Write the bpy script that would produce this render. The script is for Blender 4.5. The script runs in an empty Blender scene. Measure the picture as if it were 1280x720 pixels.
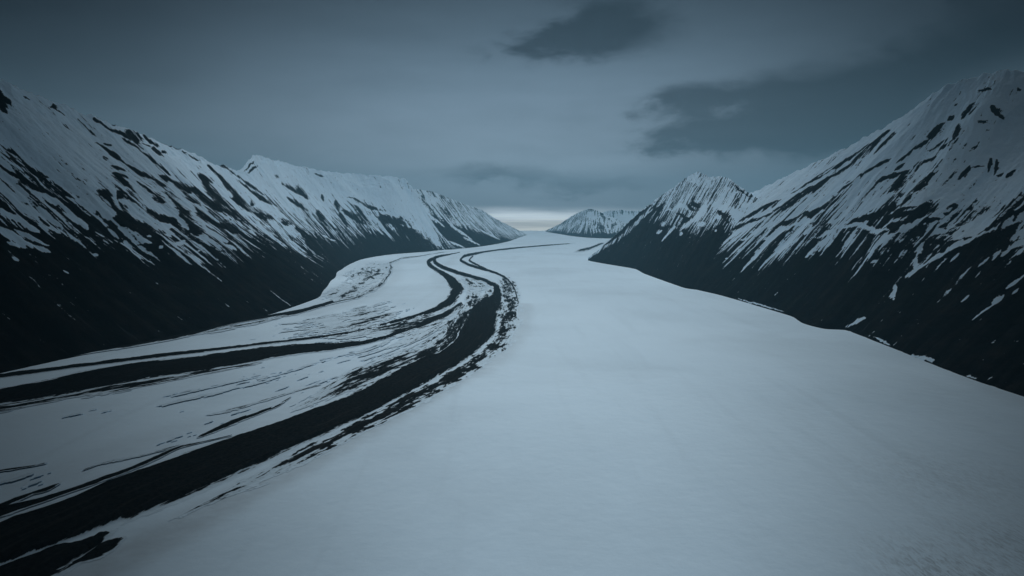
import bpy, math
import numpy as np

# ------------------------------------------------------------------ numbers
CAM_H = 400.0                 # the camera flies 400 m above the ice
PITCH = math.radians(5.16)
HFOV = 2*math.atan(640/853.0)

def hash2(ix, iy, seed):
    h = ix*np.uint32(374761393) + iy*np.uint32(668265263) + np.uint32((seed*974634777) & 0xffffffff)
    h = (h ^ (h >> np.uint32(13)))*np.uint32(1274126177)
    return (h ^ (h >> np.uint32(16))) & np.uint32(0xffff)
ANG = np.arange(65536, dtype=np.float32)*np.float32(2*math.pi/65536)
COSA = np.cos(ANG); SINA = np.sin(ANG)

def noise(x, y, seed=0):
    """gradient noise, about -1..1"""
    x, y = np.broadcast_arrays(np.asarray(x, float), np.asarray(y, float))
    ix = np.floor(x); iy = np.floor(y)
    fx = (x-ix).astype(np.float32); fy = (y-iy).astype(np.float32)
    ix = ix.astype(np.int64).astype(np.uint32); iy = iy.astype(np.int64).astype(np.uint32)
    ux = fx*fx*fx*(fx*(fx*6-15)+10); uy = fy*fy*fy*(fy*(fy*6-15)+10)
    def g(dx, dy):
        a = hash2(ix+np.uint32(dx), iy+np.uint32(dy), seed)
        return COSA[a]*(fx-dx)+SINA[a]*(fy-dy)
    a = g(0,0); b = g(1,0); c = g(0,1); d = g(1,1)
    return 1.5*((a*(1-ux)+b*ux)*(1-uy)+(c*(1-ux)+d*ux)*uy)

def fbm(x, y, oct=4, seed=0, gain=0.5):
    s = 0; a = 1.0; n = 0
    for i in range(oct):
        s = s+a*noise(x*2**i, y*2**i, seed+17*i); n += a; a *= gain
    return s/n

def ridged(x, y, oct=4, seed=0):
    """sharp crests at 1, hollows towards -1"""
    s = 0; a = 1.0; n = 0
    for i in range(oct):
        s = s+a*(1-2.2*np.abs(noise(x*2**i, y*2**i, seed+31*i))); n += a; a *= 0.5
    return s/n

def sstep(a, b, x):
    t = np.clip((x-a)/(b-a), 0, 1)
    return t*t*(3-2*t)

def glacier_z(x, y):
    """height of the ice: level below the camera, climbing up the valley to a far crest"""
    x = np.asarray(x, float); y = np.asarray(y, float)
    k = 500.0
    def soft(t): return k*np.logaddexp(0, t/k)
    z = 0.0177*(soft(y-4000)-1.6*soft(y-20000))
    und = 5*np.sin(x/310+1.3*np.sin(y/900))*np.sin(y/520+0.7) + 3*np.sin(x/170+y/260+2)
    return z + und*(1-sstep(5000, 12000, y))*0.8

def spline(P, n_or_t, nodes=None):
    """centripetal-ish monotone cubic through rows of P at parameters"""
    P = np.asarray(P, float)
    if nodes is None:
        nodes = np.linspace(0, 1, len(P))
    t = np.asarray(n_or_t, float)
    h = np.diff(nodes)[:, None]; d = np.diff(P, axis=0)/h
    m = np.zeros_like(P)
    m[0] = d[0]; m[-1] = d[-1]
    w1 = 2*h[1:]+h[:-1]; w2 = h[1:]+2*h[:-1]
    prod = d[:-1]*d[1:]
    with np.errstate(divide='ignore', invalid='ignore'):
        hm = (w1+w2)/(w1/d[:-1]+w2/d[1:])
    m[1:-1] = np.where(prod > 0, hm, 0)
    i = np.clip(np.searchsorted(nodes, t, side='right')-1, 0, len(P)-2)
    hh = (nodes[i+1]-nodes[i]); s = ((t-nodes[i])/hh)[:, None]; hh = hh[:, None]
    return ((2*s**3-3*s**2+1)*P[i]+(s**3-2*s**2+s)*hh*m[i]+(-2*s**3+3*s**2)*P[i+1]+(s**3-s**2)*hh*m[i+1])

# ------------------------------------------------------------------ mountains
def mountain_surface(spec):
    """the slope between a foot line on the ice and a ridge line, with gullies and ribs.
       returns points (nu,nv,3), u (nu), v (nv), rib field"""
    sec = np.array(spec['sections'], float)          # rows: ridge xyz, foot xy
    seg = np.linalg.norm(np.diff(sec[:, :2], axis=0), axis=1)+np.linalg.norm(np.diff(sec[:, 3:5], axis=0), axis=1)
    nodes = np.concatenate([[0], np.cumsum(seg)]); L = nodes[-1]/2; nodes = nodes/nodes[-1]
    nu, nv = spec['n']
    if 'du' in spec:                                # more columns where the slope is near the camera
        q = np.linspace(0, 1, nu); u = np.interp(q, spec['du'][0], spec['du'][1])
    else:
        u = np.linspace(0, 1, nu)
    S = spline(sec, u, nodes)
    R = S[:, :3]; B = S[:, 3:5]
    nb = max(12, nv//8)
    v = np.concatenate([np.linspace(-0.06, 1, nv-nb), 1+np.linspace(0, 1, nb+1)[1:]**1.3*0.7])
    U, V = np.meshgrid(u, v, indexing='ij')
    W = np.linalg.norm(R[:, :2]-B, axis=1)[:, None]+1e-6
    zb = glacier_z(B[:, 0], B[:, 1])[:, None]
    H = R[:, 2][:, None]-zb
    seed = spec['seed']; c = spec.get('conc', 0.25)
    f = np.where(V < 1, V, 1)
    prof = f*(1-c)+c*f*f
    back = np.where(V > 1, (V-1), 0)
    Z = zb + H*(prof - back*1.0)
    X = B[:, 0][:, None]+(R[:, 0]-B[:, 0])[:, None]*V
    Y = B[:, 1][:, None]+(R[:, 1]-B[:, 1])[:, None]*V
    s = U*L                                          # metres along the slope
    d = V*W                                          # metres up the slope (plan)
    sc = spec.get('scale', 1.0)
    wx = 60*sc*fbm(s/(420*sc), d/(500*sc), 3, seed+1)+14*sc*fbm(s/(70*sc), d/(160*sc), 2, seed+2)
    rib = ridged((s+wx)/(190*sc), d/(1500*sc), 2, seed+3)*0.6 + ridged((s+wx*0.8)/(75*sc), d/(620*sc), 2, seed+4)*0.22
    big = fbm(s/(900*sc), d/(900*sc), 3, seed+5)
    crag = fbm(s/(45*sc), d/(60*sc), 4, seed+6)
    amp = spec.get('amp', 1.0)*np.minimum(H, 900)/900
    win = sstep(-0.02, 0.35, V)
    edge = spec.get('ridge_amp', 0.45)+(1-spec.get('ridge_amp', 0.45))*(1-sstep(0.75, 1.0, V))
    Z = Z + amp*win*edge*(spec.get('rib', 26)*rib*(1-0.75*sstep(0.4, 0.8, V)) + 60*big*(1-sstep(0.6, 1.0, V)) + 9*crag)
    spur = ridged(s/(620*sc)+0.4*fbm(s/(500*sc), d/(700*sc), 2, seed+20), d/(3500*sc), 2, seed+21)
    Z = Z + amp*42*spur*win*(1-0.6*sstep(0.8, 1.0, V))
    jag = spec.get('jag', 12)
    Z = Z + jag*sstep(0.72, 1.0, V)*(0.9*ridged(s/(150*sc), d/(170*sc), 4, seed+22) + 0.7*fbm(s/(50*sc), d/(50*sc), 4, seed+23))
    for (u0, v0, u1, v1, wu, wv, hh) in spec.get('bumps', []):
        Z = Z + hh*seg_field(U, V, u0, v0, u1, v1, wu, wv)
    # foot line wobble
    foot = (1-sstep(0.0, 0.15, V))
    Z = Z + foot*(5*fbm(s/240, d/90, 3, seed+8) + 5*fbm(s/55, d/40, 3, seed+9)) - (V < 0)*12 - sstep(0,-0.06,V)*15
    return np.stack([X, Y, Z], -1), u, v, (U, V, s, d, rib, crag)

def seg_field(U, V, u0, v0, u1, v1, wu, wv, hard=False):
    pu = (U-u0)/wu; pv = (V-v0)/wv
    du = (u1-u0)/wu; dv = (v1-v0)/wv
    l2 = du*du+dv*dv+1e-9
    t = np.clip((pu*du+pv*dv)/l2, 0, 1)
    q = (pu-t*du)**2+(pv-t*dv)**2
    # narrow at both ends
    return np.exp(-q*1.1/(1-0.62*(2*t-1)**2)**2)

def mountain_snow(spec, grid):
    U, V, s, d, rib, crag = grid
    seed = spec['seed']; sc = spec.get('scale', 1.0)
    line = np.array(spec['snowline'])
    vl = np.interp(U[:, 0], line[:, 0], line[:, 1])[:, None]
    k = spec.get('streak', 1.0)
    wx = 30*sc*fbm(s/(220*sc), d/(420*sc), 3, seed+11)
    ls = spec.get('streak_len', 1.0)
    st = fbm((s+wx)/(66*sc), d/(1500*sc*ls), 4, seed+12, 0.62)
    st2 = fbm((s+wx*.8)/(30*sc), d/(520*sc*ls), 4, seed+13, 0.65)
    blot = fbm(s/(300*sc), d/(260*sc), 3, seed+14)
    rough = crag
    t = V-vl
    up = sstep(0.02, spec.get('zone', 0.42), t)
    fine = fbm((s+wx*.5)/(24*sc), d/(60*sc), 4, seed+15, 0.7)
    S = 2.2*t*spec.get('sharp', 1.0) + k*(2.1*st+1.3*st2-0.3*rib) + 0.35*blot + 0.25*rough
    cap = spec.get('cap', 0.25)
    line2 = fbm((s+wx)/(38*sc), d/(600*sc*ls), 4, seed+16, 0.62)
    S = S*(1-up) + up*(spec.get('base', 0.85) + 0.35*blot + cap*(1.9*line2+0.9*st2))
    S = S - 1.3*sstep(0.04, 0.25, -t)
    grit = 0.42*fine + 0.62*st2 + 0.15*rough
    S = np.clip(S, -1.0, 0.9)
    for (u0, v0, u1, v1, wu, wv, a) in spec.get('marks', []):
        lo = max(0, np.searchsorted(U[:, 0], min(u0, u1)-3.2*wu)); hi = np.searchsorted(U[:, 0], max(u0, u1)+3.2*wu)
        if hi <= lo: continue
        sl = slice(lo, hi)
        f = seg_field(U[sl]+wu*(0.35*st2[sl]+0.9*fine[sl]), V[sl]+0.5*wv*rough[sl], u0, v0, u1, v1, wu, wv)
        q = np.clip(1.35*f+0.5*f*grit[sl], 0, 1)
        S[sl] = S[sl]*(1-q)+q*a*0.85
    S = S + 2.2*grit
    return np.clip(S, -2.2, 2.2)

# ------------------------------------------------------------------ moraine bands
def band_surface(spec):
    L = np.array(spec['left'], float); R = np.array(spec['right'], float)
    C = (L+R)/2
    nodes = np.concatenate([[0], np.cumsum(np.linalg.norm(np.diff(C, axis=0), axis=1))])
    length = nodes[-1]
    nt, nc = spec['n']
    # keep rows even in how the valley recedes: closer rows near the camera
    yy = np.hypot(C[:, 0], C[:, 1])
    dens = np.concatenate([[0], np.cumsum(np.diff(nodes)/(0.5*(yy[1:]+yy[:-1])))])
    tt = np.interp(np.linspace(0, 1, nt), dens/dens[-1], nodes)
    Lp = spline(L, tt, nodes); Rp = spline(R, tt, nodes)
    c = np.linspace(-1.7, 1.7, nc)
    mid = (Lp+Rp)/2; half = (Rp-Lp)/2
    X = mid[:, 0][:, None]+half[:, 0][:, None]*c
    Y = mid[:, 1][:, None]+half[:, 1][:, None]*c
    hw = np.linalg.norm(half, axis=1)[:, None]
    s = np.repeat(tt[:, None], nc, 1)
    cc = np.repeat(c[None, :], nt, 0)
    d = cc*hw
    seed = spec['seed']; rag = spec.get('rag', 0.5)
    a_ = np.interp(np.linspace(0, 1, len(nodes)), np.linspace(0, 1, len(nodes)), np.ones(len(nodes)))
    dn = np.interp(tt, nodes, np.array(spec.get('dense', [1]*len(nodes)), float))[:, None]
    m = spec.get('grain', 1.0)
    wob = fbm(s/(160*m), d/(60*m), 3, seed+1)
    sig = np.concatenate([[0], np.cumsum(np.diff(tt)/(0.5*(hw[1:, 0]+hw[:-1, 0])))])[:, None]
    lane = spec.get('lane', 1.0)
    streak = 0.6*fbm(s/(150*m)+wob*.3, d/(20*m), 4, seed+2, 0.65) + 0.9*fbm(sig/(5.0*lane), cc*1.6*lane, 3, seed+4, 0.65)
    clump = 0.6*fbm(s/(45*m), d/(16*m), 3, seed+3, 0.65) + 0.8*fbm(sig/1.6, cc*3.2, 4, seed+5, 0.7)
    D = dn - np.abs(cc)**spec.get('pow', 2.0)*np.maximum(dn, 0.8) + 1.6*rag*(0.9*streak+0.7*clump+0.5*wob)*(0.45+0.55*sstep(0.0, 1.0, np.abs(cc)))
    endf = np.minimum(s, length-s)/np.maximum(hw*2.0, 1)
    if spec.get('taper', True):
        D = D - 1.0*(1-sstep(0, 1.2, endf))
    for (x0, y0, x1, y1, w, amt) in spec.get('cuts', []):
        vx, vy = x1-x0, y1-y0
        t = np.clip(((X-x0)*vx+(Y-y0)*vy)/(vx*vx+vy*vy), 0, 1)
        q = ((X-x0-t*vx)**2+(Y-y0-t*vy)**2)/(w*w)
        D = D - amt*np.exp(-q)*(0.8+0.5*streak)
    bulge = spec.get('bulge', 4.0)*sstep(-0.2, 0.9, D)*np.minimum(hw/25, 1)
    bulge = bulge*(0.8+0.35*wob+0.2*clump)
    Z = glacier_z(X, Y)+spec['lift']+bulge
    return np.stack([X, Y, Z], -1), s, d, D

# ------------------------------------------------------------------ where things stand (metres)
MOUNTAINS = [
  {
    'name': 'mountain_slope',
    'label': 'snowy ridge with streaked dark lower slope filling the left edge',
    'seed': 11,
    'n': (1800, 560),
    'conc': 0.3,
    'amp': 1.0,
    'du': ([0, 0.2, 1], [0, 0.45, 1]),
    'jag': 16,
    'streak': 1.0,
    'sections': [
      [-3100, -2500, 700, -1900, -2500], [-2750, -900, 1050, -1750, -900], [-2650, 300, 1150, -1600, 300], [-2600, 1200, 1160, -1520, 1200],
      [-2500, 2250, 1150, -1330, 2100], [-2327.1, 3172.8, 1048.1, -1083.7, 3110.6], [-2336.6, 3448.5, 1027.0, -1069.0, 3380.9], [-2332.9, 3754.6, 1002.3, -1067.5, 3680.9],
      [-2378.8, 4210.8, 984.9, -1147.3, 4128.2], [-2348.9, 4621.2, 942.2, -1214.3, 4486.6], [-2300.4, 4911.2, 914.6, -1273.0, 4768.1], [-2265.1, 5285.1, 863.2, -1320.2, 5081.8],
      [-2344.3, 5878.4, 861.3, -1433.6, 5598.4], [-2356.8, 6540.9, 725.4, -1499.8, 6113.0],
    ],
    'bumps': [],
    'marks': [
      [0.62834, 0.93926, 0.61304, 0.83295, 0.00319, 0.01197, -1.0], [0.62757, 0.91192, 0.62451, 0.87851, 0.00201, 0.00616, -1.0], [0.65051, 0.96052, 0.64975, 0.9514, 0.00286, 0.00353, -1.0], [0.66734, 0.94229, 0.68187, 0.99089, 0.0023, 0.00534, -1.0],
      [0.67728, 0.95748, 0.67499, 0.93622, 0.00309, 0.00412, -1.0], [0.69181, 0.9514, 0.69181, 0.87851, 0.0025, 0.00421, -1.0], [0.66199, 0.86636, 0.65969, 0.83599, 0.00258, 0.00441, -1.0], [0.62069, 0.66287, 0.61916, 0.65072, 0.00144, 0.00558, -1.0],
      [0.63598, 0.68109, 0.63293, 0.65679, 0.00194, 0.00599, -1.0], [0.62375, 0.70235, 0.62528, 0.70235, 0.00198, 0.00275, -1.0], [0.59545, 0.73576, 0.59851, 0.70539, 0.00132, 0.00261, -1.0], [0.5901, 0.69931, 0.6031, 0.63249, 0.00194, 0.00338, -1.0],
      [0.58169, 0.63553, 0.59392, 0.56871, 0.00238, 0.00432, -1.0], [0.58322, 0.62338, 0.59545, 0.55049, 0.00195, 0.00348, -1.0], [0.59698, 0.69324, 0.60463, 0.63857, 0.00182, 0.00332, -1.0], [0.6031, 0.63249, 0.60616, 0.55352, 0.00245, 0.00777, -1.0],
      [0.60616, 0.55352, 0.60922, 0.47456, 0.00186, 0.00723, -1.0], [0.60845, 0.47152, 0.61381, 0.34699, 0.00212, 0.00958, -1.0], [0.59392, 0.56871, 0.60081, 0.4533, 0.00792, 0.01768, -1.0], [0.59622, 0.50493, 0.60616, 0.40166, 0.00991, 0.0185, -1.0],
      [0.58704, 0.59908, 0.58934, 0.56264, 0.00355, 0.00713, -1.0], [0.63216, 0.62946, 0.61687, 0.52923, 0.00325, 0.01109, -1.0], [0.62604, 0.57782, 0.62069, 0.50797, 0.00547, 0.01524, -1.0], [0.62757, 0.56567, 0.6314, 0.5353, 0.00688, 0.0113, -1.0],
      [0.6291, 0.54441, 0.62987, 0.49885, 0.0058, 0.01361, -1.0], [0.6291, 0.50797, 0.62528, 0.41989, 0.00716, 0.01657, -1.0], [0.63063, 0.46848, 0.62222, 0.37129, 0.00498, 0.01265, -1.0], [0.62298, 0.39559, 0.62069, 0.32877, 0.00491, 0.01637, -1.0],
      [0.68493, 0.8451, 0.68952, 0.74183, 0.00313, 0.00487, -1.0], [0.68952, 0.80562, 0.69028, 0.77828, 0.00409, 0.00664, -1.0], [0.68952, 0.74183, 0.70481, 0.66287, 0.00565, 0.00735, -1.0], [0.69181, 0.75095, 0.69258, 0.70235, 0.00274, 0.0046, -1.0],
      [0.70481, 0.66287, 0.74228, 0.59908, 0.0185, 0.01262, -1.0], [0.73769, 0.91496, 0.74764, 0.87851, 0.01044, 0.00883, -1.0], [0.74764, 0.87851, 0.75758, 0.75702, 0.00429, 0.00552, -1.0], [0.71705, 0.98178, 0.72087, 0.95444, 0.00641, 0.00568, -1.0],
      [0.72087, 0.95444, 0.73617, 0.93622, 0.01177, 0.00997, -1.0], [0.74611, 0.96659, 0.74534, 0.92711, 0.01202, 0.01306, -1.0], [0.74381, 1.0, 0.74993, 1.0, 0.00533, 0.0051, -1.0], [0.76599, 0.99393, 0.75528, 0.91496, 0.00726, 0.01613, -1.0],
      [0.7744, 0.99696, 0.77134, 0.95748, 0.0031, 0.00836, -1.0], [0.78281, 0.99696, 0.78281, 0.93926, 0.00519, 0.00835, -1.0], [0.76523, 0.92407, 0.76828, 0.91496, 0.0047, 0.00564, -1.0], [0.77746, 0.92407, 0.77211, 0.87244, 0.00522, 0.01134, -1.0],
      [0.78434, 0.90888, 0.79352, 0.93926, 0.00244, 0.00738, -1.0], [0.80193, 1.0, 0.82335, 1.0, 0.00448, 0.00539, -1.0], [0.82182, 0.98178, 0.83711, 0.94837, 0.00484, 0.00763, -1.0], [0.69181, 0.84206, 0.69563, 0.83295, 0.00377, 0.00436, -1.0],
      [0.66657, 0.7388, 0.66581, 0.72057, 0.00232, 0.00432, -1.0], [0.66504, 0.69628, 0.66887, 0.67198, 0.00605, 0.00677, -1.0], [0.65434, 0.6416, 0.64822, 0.5839, 0.00606, 0.01037, -1.0], [0.6574, 0.65679, 0.65663, 0.63249, 0.00546, 0.00903, -1.0],
      [0.6574, 0.61427, 0.65051, 0.55656, 0.00213, 0.00422, -1.0], [0.63598, 0.5596, 0.63522, 0.53834, 0.00233, 0.00583, -1.0], [0.6681, 0.61123, 0.66581, 0.52315, 0.00794, 0.01638, -1.0], [0.66504, 0.56871, 0.66734, 0.51404, 0.00763, 0.01343, -1.0],
      [0.64669, 0.48367, 0.6551, 0.41989, 0.00986, 0.01475, -1.0], [0.70099, 0.61123, 0.69487, 0.49582, 0.01667, 0.01784, -1.0], [0.6681, 0.46241, 0.66275, 0.35914, 0.00872, 0.02413, -1.0], [0.7094, 0.57782, 0.70405, 0.4533, 0.01158, 0.01792, -1.0],
      [0.73999, 0.74487, 0.75987, 0.6659, 0.01666, 0.01295, -1.0], [0.81646, 0.83295, 0.81493, 0.77221, 0.00804, 0.01627, -1.0], [0.81187, 0.78132, 0.8027, 0.67501, 0.00909, 0.01936, -1.0], [0.80729, 0.71146, 0.8157, 0.62946, 0.02523, 0.02606, -1.0],
      [0.79352, 0.63857, 0.79276, 0.50797, 0.01907, 0.01893, -1.0], [0.7744, 0.69628, 0.76752, 0.54441, 0.01031, 0.01818, -1.0], [0.69487, 0.49582, 0.73922, 0.42596, 0.0462, 0.02992, -1.0], [0.84858, 0.93926, 0.85088, 0.79347, 0.00681, 0.00993, -1.0],
      [0.88223, 1.0, 0.92506, 0.93926, 0.01454, 0.00858, -1.0], [0.85546, 0.85117, 0.83788, 0.60212, 0.01605, 0.02237, -1.0], [0.83023, 0.65983, 0.87458, 0.60516, 0.01681, 0.01892, -1.0], [0.90364, 0.89066, 0.96253, 0.75095, 0.021, 0.01787, -1.0],
      [0.8807, 0.72968, 0.87458, 0.59605, 0.00865, 0.01766, -1.0], [0.92888, 0.93318, 0.96559, 0.85117, 0.01568, 0.01313, -1.0], [1.0, 0.87547, 1.0, 0.72057, 0.03029, 0.03126, -1.0], [1.0, 0.75095, 1.0, 0.62034, 0.0288, 0.03517, -1.0],
      [0.99618, 0.92103, 1.0, 0.79954, 0.01709, 0.01988, -1.0], [0.89217, 0.64768, 0.95259, 0.54138, 0.0458, 0.02167, -1.0], [0.6574, 0.88155, 0.6161, 0.56871, 0.02241, 0.06074, 1.0], [0.61534, 0.80865, 0.61992, 0.69931, 0.02071, 0.04603, 1.0],
      [0.61457, 0.56871, 0.60845, 0.511, 0.00619, 0.02965, 1.0], [0.61228, 0.57479, 0.61304, 0.46848, 0.00603, 0.02555, 1.0], [0.61151, 0.43203, 0.61381, 0.36218, 0.00225, 0.01032, 1.0], [0.61381, 0.37129, 0.6161, 0.34699, 0.00126, 0.00543, 1.0],
      [0.65051, 0.70539, 0.62145, 0.48367, 0.00211, 0.00654, 1.0], [0.58934, 0.56264, 0.59316, 0.52315, 0.00437, 0.0074, 1.0], [0.59316, 0.52011, 0.59316, 0.45633, 0.003, 0.00749, 1.0], [0.59622, 0.47759, 0.59392, 0.43507, 0.00177, 0.00623, 1.0],
      [0.56945, 0.54745, 0.57251, 0.51404, 0.00662, 0.01445, 1.0], [0.57175, 0.51404, 0.57251, 0.45633, 0.00398, 0.0109, 1.0], [0.55798, 0.45633, 0.5618, 0.42596, 0.00489, 0.01007, 1.0], [0.5618, 0.42596, 0.5641, 0.39255, 0.00461, 0.00911, 1.0],
      [0.54957, 0.39255, 0.55263, 0.35307, 0.00449, 0.00935, 1.0], [0.55263, 0.35307, 0.55875, 0.31662, 0.00417, 0.0082, 1.0], [0.55569, 0.39559, 0.5618, 0.34092, 0.00217, 0.00443, 1.0], [0.57939, 0.49582, 0.57939, 0.45937, 0.00193, 0.00649, 1.0],
      [0.57863, 0.46241, 0.58016, 0.43203, 0.00177, 0.00466, 1.0], [0.57481, 0.42596, 0.57481, 0.40166, 0.00192, 0.00574, 1.0], [0.57786, 0.42596, 0.57786, 0.39559, 0.00098, 0.00292, 1.0], [0.54651, 0.34699, 0.5488, 0.33181, 0.00174, 0.00347, 1.0],
      [0.53963, 0.2741, 0.54192, 0.28321, 0.0011, 0.00407, 1.0], [0.58016, 0.57175, 0.57786, 0.52923, 0.00206, 0.00764, 1.0], [0.57863, 0.61427, 0.57939, 0.5839, 0.00386, 0.01045, 1.0], [0.59698, 0.429, 0.59928, 0.41381, 0.00143, 0.00305, 1.0],
      [0.60692, 0.44418, 0.60692, 0.41077, 0.00085, 0.00305, 1.0], [0.55645, 0.25587, 0.55722, 0.24372, 0.00097, 0.00274, 1.0], [0.58169, 0.32877, 0.58169, 0.32269, 0.00082, 0.0028, 1.0], [0.61916, 0.37129, 0.61916, 0.36521, 0.00121, 0.0045, 1.0],
      [0.6184, 0.32573, 0.6184, 0.31966, 0.0013, 0.00434, 1.0], [0.62834, 0.31966, 0.6421, 0.34395, 0.00255, 0.0059, 1.0], [0.63216, 0.52315, 0.63369, 0.40166, 0.0073, 0.01775, 1.0], [0.66352, 0.62034, 0.65281, 0.47759, 0.00755, 0.01601, 1.0],
      [0.65128, 0.50493, 0.66352, 0.45937, 0.00881, 0.00911, 1.0], [0.69105, 0.59908, 0.66352, 0.44722, 0.00428, 0.00897, 1.0], [0.66352, 0.44722, 0.65969, 0.39255, 0.00236, 0.00753, 1.0], [0.64134, 0.43203, 0.64593, 0.40774, 0.00697, 0.00815, 1.0],
      [0.64363, 0.41381, 0.63369, 0.36521, 0.00261, 0.00807, 1.0], [0.73769, 0.71146, 0.69487, 0.49582, 0.01273, 0.0112, 1.0], [0.69487, 0.49582, 0.67652, 0.37736, 0.00403, 0.00843, 1.0], [0.67652, 0.37736, 0.67881, 0.2984, 0.00385, 0.00671, 1.0],
      [0.67499, 0.28928, 0.67805, 0.26195, 0.00286, 0.00443, 1.0], [0.76675, 0.48063, 0.78587, 0.45633, 0.00853, 0.00671, 1.0], [0.78893, 0.43811, 0.78434, 0.39255, 0.00378, 0.00588, 1.0], [0.74458, 0.57479, 0.74458, 0.54441, 0.0037, 0.0045, 1.0],
      [0.76064, 0.49885, 0.77899, 0.50189, 0.00881, 0.00632, 1.0], [0.82182, 0.72665, 0.82029, 0.59301, 0.00618, 0.01348, 1.0], [0.82029, 0.59301, 0.86082, 0.5353, 0.01175, 0.0124, 1.0], [0.88223, 0.69628, 0.93806, 0.58086, 0.02475, 0.01514, 1.0],
      [0.93806, 0.58086, 0.94341, 0.42292, 0.00321, 0.00861, 1.0], [0.94417, 0.68413, 0.99847, 0.57175, 0.02251, 0.02018, 1.0], [0.82335, 0.76917, 0.83099, 0.68716, 0.00874, 0.01582, 1.0], [0.8287, 0.34699, 0.8287, 0.34092, 0.00418, 0.00823, 1.0],
      [0.64287, 0.29536, 0.64363, 0.29232, 0.00446, 0.00481, 1.0], [0.65816, 0.31966, 0.65816, 0.31662, 0.00154, 0.00482, 1.0],
    ],
    'snowline': [
      [0.5695, 0.5444], [0.5802, 0.4685], [0.6085, 0.4715], [0.6176, 0.3531],
      [0.6635, 0.3774], [0.7484, 0.4411], [0.8272, 0.4503], [0.8983, 0.3622],
      [1.0, 0.1921],
    ],
  },
  {
    'name': 'mountain_slope',
    'label': 'pointed snow peak in the middle of the left range',
    'seed': 23,
    'n': (1100, 420),
    'conc': 0.25,
    'amp': 0.9,
    'scale': 1.35,
    'cap': 0.45,
    'jag': 20,
    'sections': [
      [-2900, 5600, 760, -1700, 5500], [-2544.5, 6455.6, 906.6, -1455.3, 5763.9], [-2622.8, 6907.7, 1052.8, -1499.8, 6113.0], [-2710.8, 7390.8, 1140.7, -1536.7, 6483.2],
      [-2725.2, 7979.2, 1145.0, -1559.6, 6999.3], [-2618.5, 8692.7, 1142.0, -1519.5, 7625.2], [-2472.2, 9270.8, 1116.9, -1417.1, 8061.6], [-2290.8, 9876.0, 1129.8, -1225.8, 8369.5],
      [-1899.7, 10235.4, 1132.8, -1066.9, 8674.1], [-1672.7, 10677.9, 1127.7, -966.9, 8973.0], [-1529.7, 10617.7, 977.1, -892.8, 9074.9], [-1315.0, 10261.3, 649.7, -794.0, 9161.8],
      [-1001.0, 9728.6, 252.4, -737.8, 9265.4],
    ],
    'bumps': [],
    'marks': [
      [0.13014, 0.9757, 0.21246, 0.96963, 0.01361, 0.00662, -1.0], [0.14127, 0.94837, 0.2069, 0.93014, 0.01786, 0.00891, -1.0], [0.29922, 0.92103, 0.30033, 0.91192, 0.00873, 0.00966, -1.0], [0.30812, 0.86332, 0.30923, 0.76613, 0.01566, 0.01501, -1.0],
      [0.30923, 0.76613, 0.3693, 0.65072, 0.02549, 0.01549, -1.0], [0.39488, 0.76309, 0.39043, 0.62034, 0.02339, 0.0235, -1.0], [0.53949, 0.94837, 0.56841, 0.94229, 0.01515, 0.01344, -1.0], [0.59511, 0.87244, 0.60845, 0.83903, 0.00771, 0.00958, -1.0],
      [0.26251, 0.6416, 0.32036, 0.50493, 0.01627, 0.02086, -1.0], [0.39155, 0.49278, 0.36707, 0.36218, 0.01983, 0.02339, -1.0], [0.50167, 0.72057, 0.48721, 0.65679, 0.00729, 0.01179, -1.0], [0.55395, 0.68109, 0.52836, 0.55656, 0.01036, 0.0221, -1.0],
      [0.52836, 0.55656, 0.50056, 0.35914, 0.01206, 0.01765, -1.0], [0.61513, 0.69931, 0.71746, 0.5353, 0.01673, 0.01503, -1.0], [0.55172, 0.5596, 0.59288, 0.38344, 0.01959, 0.01978, -1.0], [0.61735, 0.58997, 0.62403, 0.42292, 0.01279, 0.01549, -1.0],
      [0.70523, 0.48063, 0.73304, 0.33484, 0.03978, 0.04483, -1.0], [0.73081, 0.31358, 0.7931, 0.14653, 0.03176, 0.04649, -1.0], [0.7931, 0.14653, 0.85095, 0.06756, 0.05788, 0.03344, -1.0], [0.29922, 0.79347, 0.51724, 0.80865, 0.11876, 0.06082, 1.0],
      [0.26251, 0.91799, 0.37375, 0.83903, 0.06958, 0.03657, 1.0], [0.53949, 0.88458, 0.63849, 0.74183, 0.06003, 0.06418, 1.0], [0.73526, 0.8208, 0.82425, 0.6902, 0.13256, 0.13211, 1.0], [0.79533, 0.72665, 0.83537, 0.41077, 0.08138, 0.11069, 1.0],
      [0.83315, 0.46544, 0.86429, 0.13135, 0.02745, 0.06376, 1.0], [0.85317, 0.17083, 0.86874, 0.06453, 0.01432, 0.02979, 1.0], [0.63293, 0.52011, 0.66741, 0.39559, 0.01086, 0.01441, 1.0], [0.41602, 0.42596, 0.40823, 0.31662, 0.00939, 0.01011, 1.0],
      [0.25695, 0.31662, 0.3337, 0.21335, 0.00806, 0.00567, 1.0], [0.11235, 0.37129, 0.10679, 0.35003, 0.00504, 0.00861, 1.0],
    ],
    'snowline': [
      [0.1268, 0.596], [0.168, 0.3895], [0.3804, 0.2711], [0.5762, 0.3956],
      [0.6641, 0.3136], [0.7842, 0.2832], [0.8598, 0.1101],
    ],
  },
  {
    'name': 'mountain_slope',
    'label': 'farther dark slope with fine snow ribs ending where the left range meets the glacier',
    'seed': 37,
    'n': (900, 320),
    'conc': 0.2,
    'amp': 0.55,
    'scale': 1.5,
    'cap': 1.0,
    'base': 0.3,
    'jag': 10,
    'sections': [
      [-2289.6, 12316.6, 1069.4, -1117.7, 8673.6], [-1964.3, 12523.4, 1080.7, -892.8, 9074.9], [-1743.5, 12504.2, 1065.2, -743.1, 9331.5], [-1537.7, 12600.9, 1041.4, -567.5, 9693.0],
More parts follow.
